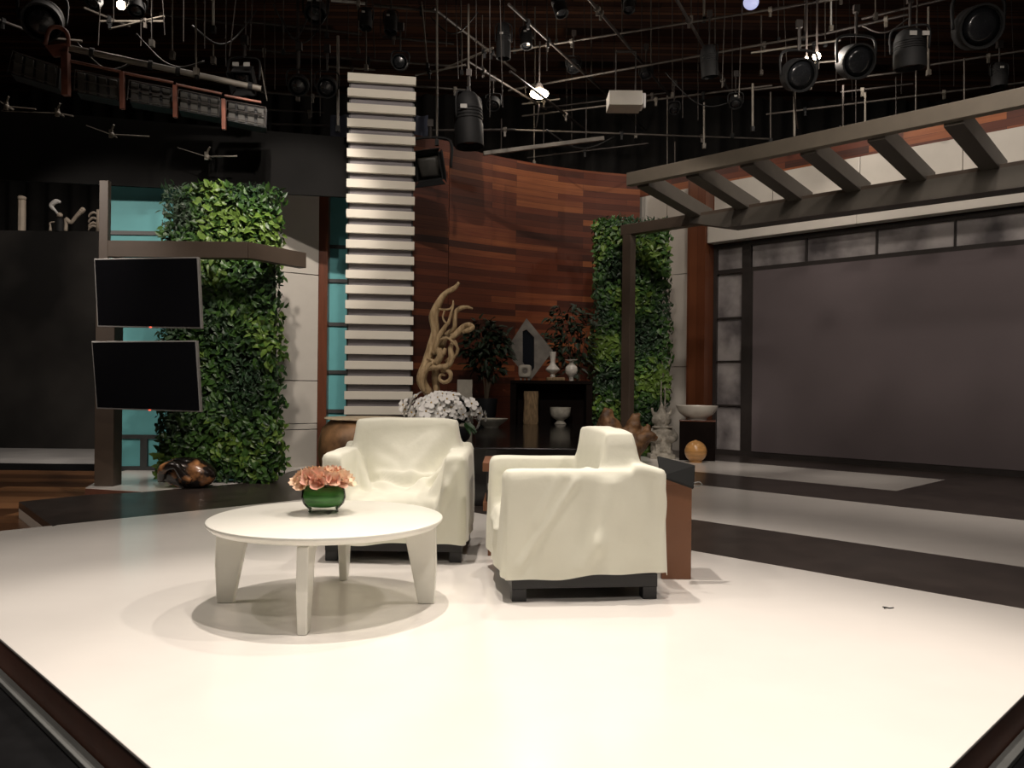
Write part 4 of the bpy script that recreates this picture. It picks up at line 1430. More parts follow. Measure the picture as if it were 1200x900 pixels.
mb.build('ball', M['ball_wood'], bl, smooth=True)

# ---- pale bits on top of the black scenic flat
ZF = 3.92
fp = empty('fluted_stand', (at(25.5, 250, 15.37).x, 15.37, ZF)); tag(fp, 'short pale fluted column standing on top of the black scenic flat', 'column')
mb = MB()
vs, fs, n = [], [], 48
for z in (0, .58):
    for k in range(n):
        a = 2 * PI * k / n
        r = .07 * (1 - .10 * (.5 + .5 * math.cos(8 * a)))
        vs.append((r * math.cos(a), r * math.sin(a), z))
fs = [(k, (k + 1) % n, n + (k + 1) % n, n + k) for k in range(n)] + [tuple(range(n, 2 * n))]
mb.add(vs, fs)
mb.build('shaft', M['bone'], fp, smooth=True, auto=50)
mb = MB(); mb.lathe([(.055, .58), (.072, .60), (.078, .635), (.06, .655), (0, .66)], n=24)
mb.build('capital', M['bone'], fp, smooth=True)


def fb(px, py, root):
    return at(px, py, 15.37) - root.location


jl = empty('jointed_lamp', (at(70, 272, 15.37).x, 15.37, ZF)); tag(jl, 'black lamp body with pale jointed arm on top of the black scenic flat', 'lamp')
mb = MB(); mb.lathe([(.09, 0), (.09, .16), (.07, .24), (.03, .27), (0, .275)], n=20)
mb.build('body', M['fixture'], jl, smooth=True, auto=40)
mb = MB(); mb.lathe([(.0, .27), (.05, .275), (.052, .32), (.03, .35), (0, .36)], n=20)
mb.build('cap', M['bone'], jl, smooth=True)
mb = MB(); q = [fb(77, 272, jl), fb(77.5, 262, jl), fb(78, 257, jl), fb(83, 261, jl), fb(89, 254, jl), fb(97, 246, jl)]
q[0].z = .01
mb.tube(catmull(q, 4), lerp_list([.035, .032, .045, .034, .036, .05], 21), 10)
mb.ball(q[-1], .05, 12, 8)
mb.build('arm', M['bone'], jl, smooth=True)
mb = MB(); q = [fb(59, 272, jl), fb(59, 265, jl), fb(59, 261, jl), fb(66, 260, jl)]; q[0].z = .01
mb.tube(catmull(q, 4), lerp_list([.03, .018, .015, .012], 13), 8)
mb.build('prop', M['bone'], jl, smooth=True)
mb = MB(); q = [fb(69, 252, jl), fb(65, 247, jl), fb(60, 241, jl), fb(66, 236, jl), fb(71, 237, jl)]
mb.tube(catmull(q, 4), lerp_list([.025, .022, .045, .05, .02], 17), 8)
mb.build('shade', M['petal_white'], jl, smooth=True)
rb = empty('ribbed_ornament', (at(113, 272, 15.37).x, 15.37, ZF)); tag(rb, 'pale upright with curved ribs on the black flat, next to the dark trellis post', 'ornament')
mb = MB(); mb.tube([(.02, 0, 0), (.03, 0, .25), (.025, 0, .42)], [.035, .03, .03], 10)
mb.build('upright', M['bone'], rb, smooth=True)
for z in (.05, .11, .20, .30):
    mb = MB(); mb.tube(catmull([(.02, 0, z + .03), (-.05, -.02, z + .06), (-.12, -.02, z + .02), (-.14, -.02, z - .03)], 4), lerp_list([.018, .025, .022, .01], 13), 8)
    mb.build('rib', M['bone'], rb, smooth=True)

# ================================================================== OVERHEAD RIG
CEIL = 8.56
rnd = random.Random(77)


def zone(x):
    for lim, nm in ((100, 'over the dark flat'), (330, 'over the green wall'), (485, 'around the slatted tower'), (600, 'over the wood wall edge'),
                    (735, 'over the wood wall middle'), (860, 'over the pergola start'), (985, 'over the pergola middle'), (2000, 'over the pergola far end')):
        if x < lim:
            return nm


ORD = ['first', 'second', 'third', 'fourth', 'fifth', 'sixth', 'seventh', 'eighth', 'ninth', 'tenth', 'eleventh', 'twelfth', 'thirteenth', 'fourteenth', 'fifteenth', 'sixteenth', 'seventeenth', 'eighteenth']
PIPES = [  # x0, y0, x1, y1, height, radius, material
    (596, 60, 1010, -6, 7.0, .024, 'pipe'), (596, 106, 960, 40, 6.6, .024, 'pipe'), (955, 42, 1064, 17, 6.6, .024, 'pipe_dark'),
    (612, 136, 905, 100, 6.2, .022, 'pipe'), (598, 152, 905, 163, 5.7, .022, 'pipe'), (898, 134, 1205, 96, 6.0, .022, 'pipe'),
    (880, 106, 1075, 82, 6.3, .020, 'pipe'), (1090, 76, 1210, 58, 6.4, .022, 'pipe'), (640, 126, 780, 109, 6.5, .02, 'pipe_dark'),
    (618, 185, 760, 168, 5.5, .018, 'pipe_dark'), (880, 62, 985, 47, 6.4, .020, 'pipe_pale'), (905, 12, 1010, -8, 6.9, .02, 'pipe_dark'),
    (688, -4, 786, 114, 6.8, .028, 'pipe_dark'), (596, 5, 756, 152, 6.7, .026, 'pipe_dark'), (598, 84, 692, 157, 6.0, .026, 'pipe_dark'),
    (790, -6, 864, 124, 6.7, .028, 'pipe_dark'), (508, 10, 604, 83, 6.9, .028, 'pipe_dark'), (548, 72, 640, 128, 6.2, .024, 'pipe_dark'),
    (286, 25, 424, 40, 7.0, .030, 'pipe_dark'), (438, 6, 512, 13, 7.1, .032, 'pipe'), (286, 57, 400, 68, 6.5, .022, 'pipe_dark'),
    (400, 68, 528, 77, 6.4, .024, 'pipe'), (306, 108, 384, 114, 5.9, .022, 'pipe'), (448, 43, 532, 51, 6.7, .026, 'pipe_dark'),
    (484, 101, 552, 106, 6.0, .022, 'pipe'), (290, 144, 407, 148, 5.4, .022, 'pipe_dark'), (484, 153, 604, 152, 5.3, .022, 'pipe_dark'),
    (522, 80, 578, 56, 6.3, .020, 'pipe_pale'), (487, 88, 546, 76, 6.2, .020, 'pipe_pale'), (384, 78, 440, 82, 6.2, .018, 'pipe_pale'),
    (388, 0, 428, 4, 7.0, .030, 'label_white'), (118, 25, 192, 25, 6.6, .022, 'pipe_pale'), (98, 9, 152, 31, 6.7, .022, 'pipe'),
    (128, 34, 192, 19, 6.5, .018, 'pipe_pale'), (40, 43, 96, 48, 6.1, .02, 'pipe'), (-10, 20, 60, 46, 6.2, .026, 'pipe_dark'),
    (612, 122, 656, 116, 6.3, .018, 'pipe_pale'), (950, 74, 982, 71, 6.4, .018, 'pipe_pale'), (150, 12, 290, 30, 7.1, .022, 'pipe_dark'),
    (300, 128, 380, 132, 5.6, .02, 'pipe_dark'), (1010, 22, 1120, -4, 6.8, .024, 'pipe_dark'), (985, 108, 1070, 98, 5.9, .018, 'pipe_dark'), 
]
names = {}
TONE = {'pipe': 'dull grey', 'pipe_dark': 'dark', 'pipe_pale': 'pale', 'label_white': 'white'}
rows_ = []
for (x0, y0, x1, y1, h, r, m) in PIPES:
    rows_.append((zone((x0 + x1) / 2), 'rising' if (y1 - y0) < -2 else ('level' if abs(y1 - y0) < 5 else 'falling'), (y0 + y1) / 2, (x0, y0, x1, y1, h, r, m)))
rows_.sort(key=lambda t: (t[0], t[1], t[3][6], t[2]))
seen = {}
for z_, sl, ym, (x0, y0, x1, y1, h, r, m) in rows_:
    key = (z_, sl, m)
    tot = sum(1 for t in rows_ if (t[0], t[1], t[3][6]) == key)
    i = seen.get(key, 0); seen[key] = i + 1
    o_ = (ORD[i] + ' from the top of the ' if tot > 1 else '')
    a, b_ = onz(x0, y0, h), onz(x1, y1, h)
    hp = empty('hanging_pipe', tuple(a))
    lab = '%s %sgrid pipe %s %s' % (TONE[m], '', sl + ' across' if sl == 'level' else sl, z_)
    if tot > 1:
        lab = '%s, %s of %s from the top' % (lab, ORD[i], ['', 'one', 'two', 'three', 'four', 'five', 'six', 'seven'][tot])
    tag(hp, ' '.join(lab.split()), 'pipe', 'lighting grid pipes')
    mb = MB(); mb.tube([Vector((0, 0, 0)), b_ - a], r * .85, 8)
    mb.build('tube', M[m], hp, smooth=True, auto=50)
    L = (b_ - a).length
    for k in range(max(1, int(L / 1.9))):
        t = rnd.uniform(.08, .92)
        p = (b_ - a) * t
        d = (b_ - a).normalized()
        mb = MB()
        mb.lathe([(r * 1.2, -.03), (r * 1.9, -.025), (r * 1.9, .025), (r * 1.2, .03)], p, 8, axis=d)
        mb.box(p.x - .018, p.x + .018, p.y - .018, p.y + .018, p.z - .11, p.z - r)
        mb.build('clamp', rnd.choice([M['pipe_pale'], M['fixture'], M['fixture'], M['pipe']]), hp)

RODS = [  # x, y top, y bottom, depth, radius, material, slant
    (202, -5, 66, 9.1, .012, 'pipe_pale', 0), (229, -5, 85, 9.2, .014, 'pipe_pale', 1), (250, -5, 36, 9.3, .020, 'label_white', 0), (250, 52, 72, 9.3, .013, 'pipe_pale', 0),
    (396, 42, 152, 11.2, .026, 'pipe_pale', 0), (512, -5, 168, 11.5, .020, 'pipe_pale', 0), (549, 5, 106, 12.4, .022, 'pipe_pale', 0), (494, 2, 78, 12.6, .016, 'pipe_pale', 7),
    (541, 40, 86, 13.5, .015, 'pipe', 0), (332, -5, 62, 13, .014, 'pipe', 0), (349, -5, 116, 12.5, .030, 'pipe_dark', 0), (540, -5, 62, 13.6, .016, 'pipe', 0),
    (565, 18, 82, 14, .016, 'pipe', 0), (627, 8, 104, 15, .016, 'pipe', 0), (626, 124, 192, 15.6, .016, 'pipe_pale', 0), (652, -5, 50, 15, .014, 'pipe', 0),
    (693, -5, 90, 15, .016, 'pipe', 0), (729, -5, 42, 15, .016, 'pipe', 0), (763, -5, 82, 14.6, .016, 'pipe', 0), (788, -5, 112, 14.6, .012, 'pipe', 0),
    (782, 112, 196, 15.8, .016, 'pipe_pale', 0), (791, 166, 196, 15.8, .022, 'pipe', 0), (825, -5, 24, 13.2, .026, 'pipe_pale', 0), (838, -5, 72, 14, .014, 'pipe', 0),
    (810, -5, 22, 14.4, .014, 'pipe', 0), (892, 18, 86, 13.6, .020, 'pipe', 0), (912, -5, 48, 13.6, .014, 'pipe', 0), (943, -5, 44, 13, .013, 'pipe', 0),
    (882, 98, 152, 13.4, .026, 'pipe_pale', 0), (931, 104, 164, 13, .026, 'pipe_pale', 0), (825, 120, 172, 14, .022, 'pipe_pale', 0), (903, 108, 166, 13.8, .018, 'pipe', 0),
    (967, -5, 52, 12.6, .014, 'pipe', 0), (1014, 108, 150, 12, .022, 'pipe_pale', 0), (1075, -5, 140, 11.4, .014, 'pipe', -2), (1130, 68, 128, 11.4, .014, 'pipe', 0),
    (1088, 8, 86, 12, .024, 'pipe_pale', 0), (974, -5, 34, 12.8, .020, 'label_white', 0), (1026, -5, 20, 12, .016, 'pipe', 0), (305, 74, 118, 9.8, .010, 'pipe_pale', 8),
    (420, -5, 60, 12.8, .014, 'pipe', 0), (429, 36, 80, 12.0, .016, 'pipe', 0), (383, -5, 42, 12.3, .018, 'pipe_dark', 0), (310, -5, 105, 12.6, .014, 'pipe_dark', 0),
    (603, -5, 60, 14.6, .016, 'pipe_dark', 0), (670, 70, 168, 15.8, .014, 'pipe_dark', 0), (745, 95, 160, 15.8, .014, 'pipe_dark', 0), (858, 20, 160, 14.2, .012, 'pipe_dark', 0),
    (1003, 20, 150, 12.4, .012, 'pipe_dark', 0), (1050, 90, 140, 12, .012, 'pipe_dark', 0), (988, 100, 160, 12.8, .022, 'pipe_dark', 0),
    (178, -5, 52, 9.8, .012, 'pipe_dark', 0), (265, -5, 78, 10.4, .010, 'pipe_dark', 0), (277, -5, 66, 10.8, .010, 'pipe_dark', -8),
    (118, -5, 53, 10.7, .010, 'pipe_dark', -3), (133, -5, 26, 10.5, .010, 'pipe_dark', 0), (165, -5, 54, 10.9, .010, 'pipe_dark', 0), (190, -5, 41, 10.9, .010, 'pipe_dark', 3),
    (215, -5, 49, 10.6, .010, 'pipe_dark', 0), (240, -5, 57, 10.4, .010, 'pipe_dark', 0), (288, -5, 66, 10.8, .010, 'pipe_dark', 0), (296, -5, 59, 10.1, .010, 'pipe_dark', -3),
    (322, -5, 105, 12.0, .010, 'pipe_dark', 0), (365, -5, 137, 11.6, .010, 'pipe_dark', 0), (375, -5, 136, 12.1, .010, 'pipe_dark', 0), (408, -5, 68, 13.2, .010, 'pipe_dark', 0),
    (436, -5, 68, 12.2, .010, 'pipe_dark', 3), (446, -5, 44, 12.1, .010, 'pipe_dark', 0), (478, -5, 43, 14.0, .010, 'pipe_dark', -3), (498, -5, 50, 13.6, .010, 'pipe_dark', 0),
    (523, -5, 55, 12.6, .010, 'pipe_dark', 0), (534, -5, 93, 12.5, .010, 'pipe_dark', 3), (558, -5, 92, 12.1, .010, 'pipe_dark', 0), (574, -5, 137, 11.7, .010, 'pipe_dark', 0),
    (586, -5, 126, 11.7, .010, 'pipe_dark', 3), (612, -5, 111, 14.5, .010, 'pipe_dark', 4), (641, -5, 83, 13.1, .010, 'pipe_dark', 0), (664, -5, 144, 15.8, .010, 'pipe_dark', 0),
    (684, -5, 123, 15.6, .010, 'pipe_dark', 4), (706, -5, 89, 15.1, .010, 'pipe_dark', 0), (720, -5, 83, 15.8, .010, 'pipe_dark', 0), (752, -5, 108, 14.6, .010, 'pipe_dark', 0),
    (772, -5, 103, 15.0, .010, 'pipe_dark', 0), (800, -5, 138, 13.6, .010, 'pipe_dark', 0), (818, -5, 141, 13.6, .010, 'pipe_dark', 0), (850, -5, 103, 12.8, .010, 'pipe', -4),
    (870, -5, 115, 12.6, .010, 'pipe', -4), (918, -5, 80, 13.4, .010, 'pipe', 4), (950, -5, 68, 15.9, .010, 'pipe', 0), (980, -5, 108, 13.7, .010, 'pipe_dark', 0),
    (995, -5, 118, 14.5, .010, 'pipe_dark', 4), (1037, -5, 66, 14.0, .010, 'pipe_dark', 0), (1060, -5, 110, 13.5, .010, 'pipe_dark', -4), (1098, -5, 111, 15.9, .010, 'pipe_dark', 4),
    (1118, -5, 101, 13.6, .010, 'pipe_dark', 0), (1155, -5, 88, 15.7, .010, 'pipe_dark', 4), (1185, -5, 109, 14.4, .010, 'pipe_dark', 4),
]
cnt = {}
RODS.sort(key=lambda t: t[0])
tot = {}
for t in RODS:
    key = (zone(t[0]), t[5]); tot[key] = tot.get(key, 0) + 1
for (x, y0, y1, dp, r, m, sl) in RODS:
    key = (zone(x), m)
    i = cnt.get(key, 0); cnt[key] = i + 1
    b_ = at(x + sl, y1, dp)
    a = at(x, y0, dp)
    if y0 <= 0:
        a = b_ + (a - b_) * ((CEIL - b_.z) / (a.z - b_.z))
    o = empty('hanging_rod', tuple(a))
    lab = '%s hanger rod %s' % (TONE[m], key[0])
    if tot[key] > 1:
        lab += ', ' + ORD[i] + ' counted from the green wall'
    tag(o, lab, 'rod', 'hanger rods of the lighting grid')
    mb = MB(); mb.tube([Vector((0, 0, 0)), b_ - a], r * .75, 8)
    mb.build('tube', M[m], o, smooth=True, auto=50)
    if r < .0105:
        continue
    mb = MB(); c = b_ - a
    mb.box(c.x - .026, c.x + .026, c.y - .03, c.y + .03, c.z - .03, c.z + .05)
    mb.build('clamp', rnd.choice([M['fixture'], M['fixture'], M['fixture'], M['pipe_pale'], M['pipe']]), o)


# ---- fixtures: each hangs in a yoke under its own clamp
def fixture(kind, px, py, dp, w, label, aim, hang=.35, name='hanging_spotlight', tall=1.0, badge=0, face='lens'):
    c = at(px, py, dp)
    r = w * dp / F / 2
    o = empty(name, tuple(c))
    tag(o, label, 'stage light', 'stage lights on the grid')
    d = Vector(aim).normalized()
    L = r * 2.4 * tall
    q = Vector((0, 0, 1)).rotation_difference(d)
    if kind == 'can':
        prof = [(0, -L / 2), (r * .55, -L / 2), (r * .80, -L * .42), (r * .95, -L * .25), (r * .95, L * .05), (r, L * .08), (r, L * .5), (r * .93, L * .5), (r * .88, L * .38), (0, L * .36)]
        mb = MB(); mb.lathe(prof, n=28, axis=d)
        for k in range(4):
            z = -L * .2 + k * L * .06
            mb.lathe([(r * .95, z), (r * 1.0, z + L * .01), (r * 1.0, z + L * .03), (r * .95, z + L * .04)], n=28, axis=d)
        mb.build('housing', M['fixture'], o, smooth=True, auto=40)
        mb = MB(); mb.lathe([(r * .87, L * .385), (r * .6, L * .42), (0, L * .44)], n=28, axis=d)
        mb.build('lens', M['lens'], o, smooth=True)
    else:
        mb = MB()
        mb.lathe([(0, -L * .38), (r * .7, -L * .38), (r * .98, -L * .25), (r * 1.0, L * .2), (r * .9, L * .2), (r * .86, L * .14), (0, L * .13)], n=4 if kind == 'box' else 24, axis=d, ph=PI / 4 if kind == 'box' else 0)
        mb.build('housing', M['fixture'], o, smooth=kind != 'box', auto=40)
        mb = MB(); mb.lathe([(r * .84, L * .15), (r * .5, L * .19), (0, L * .2)], n=4 if kind == 'box' else 24, axis=d, ph=PI / 4 if kind == 'box' else 0)
        mb.build('lens', M['cyc_grey'] if face == 'grey' else M['lens'], o, smooth=True)
        for k in range(4 if kind == 'box' else 0):
            a = PI / 2 * k
            e1 = q @ Vector((math.cos(a), math.sin(a), 0)); e2 = q @ Vector((-math.sin(a), math.cos(a), 0))
            rr = r * (.72 if kind == 'box' else .95)
            s0, s1 = d * (L * .2) + e1 * rr, d * (L * .2 + r * .40) + e1 * (rr + r * .22)
            mb = MB()
            q4 = [s0 - e2 * r * .62, s0 + e2 * r * .62, s1 + e2 * r * .85, s1 - e2 * r * .85]
            mb.slab(q4, .008)
            mb.build('barn_door', M['fixture'], o)
    # yoke and hook
    sd = d.cross(Vector((0, 0, 1)))
    sd = sd.normalized() if sd.length > .05 else Vector((1, 0, 0))
    top = Vector((0, 0, r * 1.5 * max(1, tall * .8)))
    mb = MB()
    pts = [sd * r * 1.12 - Vector((0, 0, .02)), sd * r * 1.15 + top * .75, sd * r * .7 + top, -sd * r * .7 + top, -sd * r * 1.15 + top * .75, -sd * r * 1.12 - Vector((0, 0, .02))]
    mb.tube(catmull(pts, 4), max(.010, r * .08), 6)
    mb.build('yoke', M['fixture'], o, smooth=True)
    mb = MB(); mb.tube([top, top + Vector((0, 0, hang))], max(.012, r * .1), 8)
    mb.box(-.04, .04, -.03, .03, top.z + hang - .04, top.z + hang + .06)
    mb.build('hook_clamp', M['pipe_dark'], o)
    for k in range(badge):
        mb = MB(); b0 = Vector((-r * .5 + k * r * .8, -r * 1.02, r * .5))
        mb.box(b0.x, b0.x + r * .45, b0.y - .01, b0.y, b0.z, b0.z + r * .28)
        mb.build('badge', M['label_white'], o)
    return o


fixture('box', 504, 195, 11.5, 44, 'square barn-door stage light hanging in front of the wood wall top, by the slatted tower', (-.10, -.93, -.35), .20, face='grey')
fixture('can', 549, 141, 12.4, 34, 'large long black can light pointing down over the wood wall', (.05, -.05, -1), .30, tall=1.55, badge=1)
fixture('can', 469, 74, 10.3, 18, 'round black spotlight with ringed lens perched above the slatted tower', (.05, -1, -.25), .30)
fixture('can', 590, 48, 13, 17, 'slim tall black can light over the wood wall, white tag beneath', (0, .05, -1), .5, tall=2.0, badge=1)
fixture('par', 936, 88, 11, 38, 'round black stage light just under the glaring double lamp', (.05, -.9, -.35), .35)
fixture('par', 1003, 72, 11, 40, 'round black stage light between the glaring double lamp and a tall lamp housing', (.05, -.9, -.35), .35)
fixture('can', 1066, 58, 11, 36, 'tall rectangular-looking black lamp housing over the pergola with white tag', (.05, .1, -1), .35, tall=1.0, badge=2)
fixture('par', 1146, 32, 11, 50, 'biggest round black stage light high over the far pergola rafters', (-.1, -.9, -.3), .4)
fixture('can', 831, 72, 13, 20, 'narrow black moving light hanging above the pergola corner with pale cable', (.1, .1, -1), .5, tall=1.5)
fixture('can', 1171, 88, 11.6, 18, 'small black hoist light hanging low over the pergola end', (0, 0, -1), .25, tall=1.3, badge=1)
fixture('can', 429, 22, 12.6, 15, 'small black spotlight with white tag high above the slatted tower', (0, -.2, -1), .4, tall=1.4, badge=1)
fixture('can', 458, 26, 12.2, 15, 'small black spotlight above the tower lamp with ringed lens', (0, -.2, -1), .4, tall=1.5, badge=1)
fixture('par', 350, 100, 11, 24, 'dark stage light over the border flat, first of two beside the blue drape', (.1, -.8, -.5), .3)
fixture('par', 383, 102, 11, 24, 'dark stage light over the border flat, hard against the tower pole', (.1, -.8, -.5), .3)
fixture('box', 286, 92, 9.6, 32, 'grey-topped black light with two white tags at the end of the pale pipe', (.0, -.7, -.7), .2, badge=2)
fixture('par', 50, 24, 9.2, 44, 'large black stage light above the red truss corner', (.3, -.8, -.6), .3)
fixture('par', 160, 10, 9.6, 20, 'grey stage light beside the bare glowing bulb over the pale pipe', (.1, -.5, -.9), .3, badge=1)
fixture('par', 110, 2, 9.6, 18, 'stage light high above the pale pipe, before the glowing bulb', (-.2, -.5, -.8), .3)
fixture('par', 370, 14, 12.6, 26, 'dark stage light with white tags above the dark pipe before the slatted tower', (.0, -.6, -.8), .4, badge=2)
fixture('can', 655, 6, 13.4, 16, 'black spotlight at the ceiling over the wood wall, white tag at its foot', (.3, -.3, -1), .4, tall=1.4, badge=1)
fixture('can', 737, 4, 13.4, 14, 'black spotlight at the ceiling above the hanging white box', (.0, -.3, -1), .4, tall=1.2, badge=1)
fixture('can', 617, 44, 13.6, 14, 'black spotlight above the glowing round lamp with white tag', (.0, -.3, -1), .5, tall=1.5, badge=1)
fixture('par', 672, 78, 14.6, 16, 'black stage light between the glowing round lamp and the white box', (.1, -.4, -.9), .4)
fixture('par', 757, 86, 14.5, 14, 'small dark stage light just above the hanging white box', (-.1, -.4, -.9), .3)
fixture('par', 862, 120, 13.6, 15, 'small dark stage light hanging where two pipes cross over the pergola corner', (-.1, -.5, -.8), .3, badge=1)
fixture('par', 790, 128, 14.2, 12, 'small dark stage light low beside the pale rod over the pergola corner', (-.1, -.5, -.8), .3)
fixture('par', 578, 122, 13.9, 16, 'small round dark stage light low over the wood wall beside the long can', (-.1, -.6, -.8), .25)

# hanging white box
wb = empty('hanging_box', tuple(at(733, 118, 12.5))); tag(wb, 'white box hanging from the grid above the wood wall and pergola corner', 'box')
mb = MB(); mb.box(-.27, .23, -.20, .20, -.13, .09)
mb.build('housing', M['box_white'], wb, bevel=.008)
mb = MB(); mb.box(.23, .27, -.17, .17, -.10, .06); mb.box(.25, .28, -.19, -.14, -.16, .05)
mb.build('end_plate', M['paper'], wb, bevel=.004)
mb = MB()
for s in (-.15, .15):
    mb.tube([(s, 0, .09), (s, 0, .75)], .010, 6)
mb.tube([(-.15, 0, .75), (.15, 0, .75)], .02, 6)
mb.build('hanger_frame', M['pipe_dark'], wb)

# glowing lamps
def glow(px, py, dp, r, label, shade=True, m='lamp', squash=.5):
    c = at(px, py, dp)
    o = empty('hanging_lamp', tuple(c)); tag(o, label, 'lamp')
    mb = MB(); mb.ball((0, 0, 0), (r, r, r * squash), 20, 12)
    mb.build('bulb', M[m], o, smooth=True)
    mb = MB(); mb.lathe([(r * .4, r * squash * .9), (r * .5, r * squash + .02), (r * .3, r * squash + .10), (0, r * squash + .11)], n=20)
    mb.tube([(0, 0, r * squash + .1), (0, 0, .9)], .014, 6)
    mb.build('socket', M['pipe_dark'], o, smooth=True, auto=40)
    return o


glow(142, 6, 9.9, .052, 'bare glowing bulb high over the pale pipe and red truss', squash=1)
gl = glow(632, 110, 14.0, .16, 'glowing round lamp over the middle of the wood wall', squash=.45)
for dx in (-.07, 0, .07):
    pass
glow(957, 66, 11.6, .055, 'bright bare bulb glaring beside a round black stage light over pergola', squash=.95)
glow(945, 69, 11.6, .03, 'smaller glaring bulb tucked behind the round black stage light', squash=1)
ob = empty('hanging_lamp', tuple(at(880, 4, 12.5))); tag(ob, 'oval lamp with bluish glowing lens high above the pergola', 'lamp')
mb = MB(); mb.lathe([(0, .0), (.05, .01), (.11, .03), (.12, .045)], n=24, axis=(.25, .75, .8)); mb.build('lens', M['lamp_blue'], ob, smooth=True)
mb = MB(); mb.lathe([(.121, .04), (.125, .10), (.10, .22), (.04, .28), (0, .29)], n=24, axis=(.25, .75, .8)); mb.build('housing', M['fixture'], ob, smooth=True)
mb = MB(); mb.tube([(0.05, .15, .2), (.05, .15, 1.2)], .015, 6); mb.build('stem', M['pipe_dark'], ob)

# silver bar above the wood wall
a, b_ = at(566, 180, 12.6), at(708, 162, 12.6)
sb = empty('hanging_bar', tuple(a)); tag(sb, 'long shiny aluminium bar hung just above the wood wall top', 'bar')
mb = MB(); mb.bar((0, 0, 0), b_ - a, .05, .06)
mb.build('bar', M['pipe_pale'], sb, bevel=.004)
for t in (.15, .5, .85):
    p = (b_ - a) * t
    mb = MB(); mb.tube([p, p + Vector((0, 0, .5))], .01, 6)
    mb.build('drop_wire', M['pipe_dark'], sb)

# pale pipe carrying the strip lights
a, b_ = at(76, 55, 8.85), at(306, 104, 9.45)
pp = empty('hanging_pipe', tuple(a)); tag(pp, 'thick pale pipe sloping above the row of strip lights over the border flat', 'pipe')
mb = MB(); mb.tube([Vector(), b_ - a], .034, 12)
mb.build('tube', M['pipe_pale'], pp, smooth=True, auto=50)
for t in (.13, .42, .56, .66, .94):
    p = (b_ - a) * t
    mb = MB(); mb.lathe([(.036, -.025), (.05, -.02), (.05, .02), (.036, .025)], p, 12, axis=b_ - a)
    mb.build('clamp', M['fixture'], pp)

# red truss work
rd = empty('hanging_truss', tuple(at(76, 60, 8.9))); tag(rd, 'faded red bracket frame with curved arch holding the strip lights', 'truss')


def rpt(px, py, t=None):
    dp = 8.72 + (px - 76) / 230 * .6
    return at(px, py, dp + (t or 0)) - rd.location


mb = MB(); mb.tube(catmull([rpt(53, 52), rpt(56, 38), (rpt(62, 32)), rpt(72, 33), rpt(79, 40), rpt(80, 54)], 4), .022, 8)
mb.build('arch', M['red_paint'], rd, smooth=True)
mb = MB(); mb.slab([rpt(62, 66), rpt(79, 66), rpt(80, 50), rpt(52, 53)], .04)
mb.build('gusset', M['red_paint'], rd, bevel=.004)
for (x, y0, y1, w) in ((77, 62, 112, .07), (143, 84, 128, .045), (205, 100, 138, .04), (262, 116, 152, .04)):
    mb = MB(); mb.bar(rpt(x, y0, -.02), rpt(x + .5, y1, -.02), w, w, up=(0, 1, 0))
    mb.build('post', M['red_paint'], rd, bevel=.003)
for x0, y0, x1, y1 in ((80, 71, 141, 84), (143, 85, 203, 97), (206, 99, 260, 110), (263, 112, 306, 120)):
    mb = MB(); mb.tube([rpt(x0, y0), rpt(x1, y1)], .016, 8)
    mb.build('rail', M['red_paint'], rd, smooth=True, auto=50)

# strip lights
SL = [((16, 60), (68, 78), (66, 102), (10, 85)), ((89, 82), (140, 93), (139, 117), (88, 107)), ((152, 94), (202, 104), (201, 126), (150, 118)),
      ((210, 105), (258, 115), (257, 137), (208, 128)), ((266, 118), (312, 126), (311, 149), (265, 140))]
for k, (tl, tr_, br_, bl_) in enumerate(SL):
    dps = [8.85 + (x - 76) / 230 * .6 for x in (bl_[0], br_[0], tr_[0], tl[0])]
    c = [at(*p_, d) for p_, d in zip((bl_, br_, tr_, tl), dps)]
    o = empty('hanging_strip_light', tuple(c[3]))
    tag(o, 'four-cell strip light over the border flat, %s of five counted from the red arch' % ORD[k] if k else 'four-cell strip light beyond the red arch, apart from the other four', 'strip light', 'strip lights in a row over the border')
    mb = MB(); mb.slab([p_ + Vector((0, .04, 0)) for p_ in c], .22)
    sub(mb, 'housing', M['fixture'], o, bevel=.004)
    for i in range(4):
        u0, u1 = .03 + i * .245, .03 + i * .245 + .175
        f = lambda u, v: (c[0] * (1 - u) + c[1] * u) * (1 - v) + (c[3] * (1 - u) + c[2] * u) * v
        mb = MB(); mb.slab([f(u0, .06) + Vector((0, .03, 0)), f(u1, .06) + Vector((0, .03, 0)), f(u1, .92), f(u0, .92)], .05)
        sub(mb, 'cell', M['cyc_grey'], o, bevel=.004)
    mb = MB()
    for v in (.1, .55, .98):
        mb.tube([f(0, v) - Vector((0, .02, 0)), f(1, v) - Vector((0, .02, 0))], .006, 6)
    for u in (0, 1):
        mb.tube([f(u, .0) - Vector((0, .02, 0)), f(u, 1.0) - Vector((0, .02, 0))], .006, 6)
    sub(mb, 'wire_guard_frame', M['pipe_dark'], o)

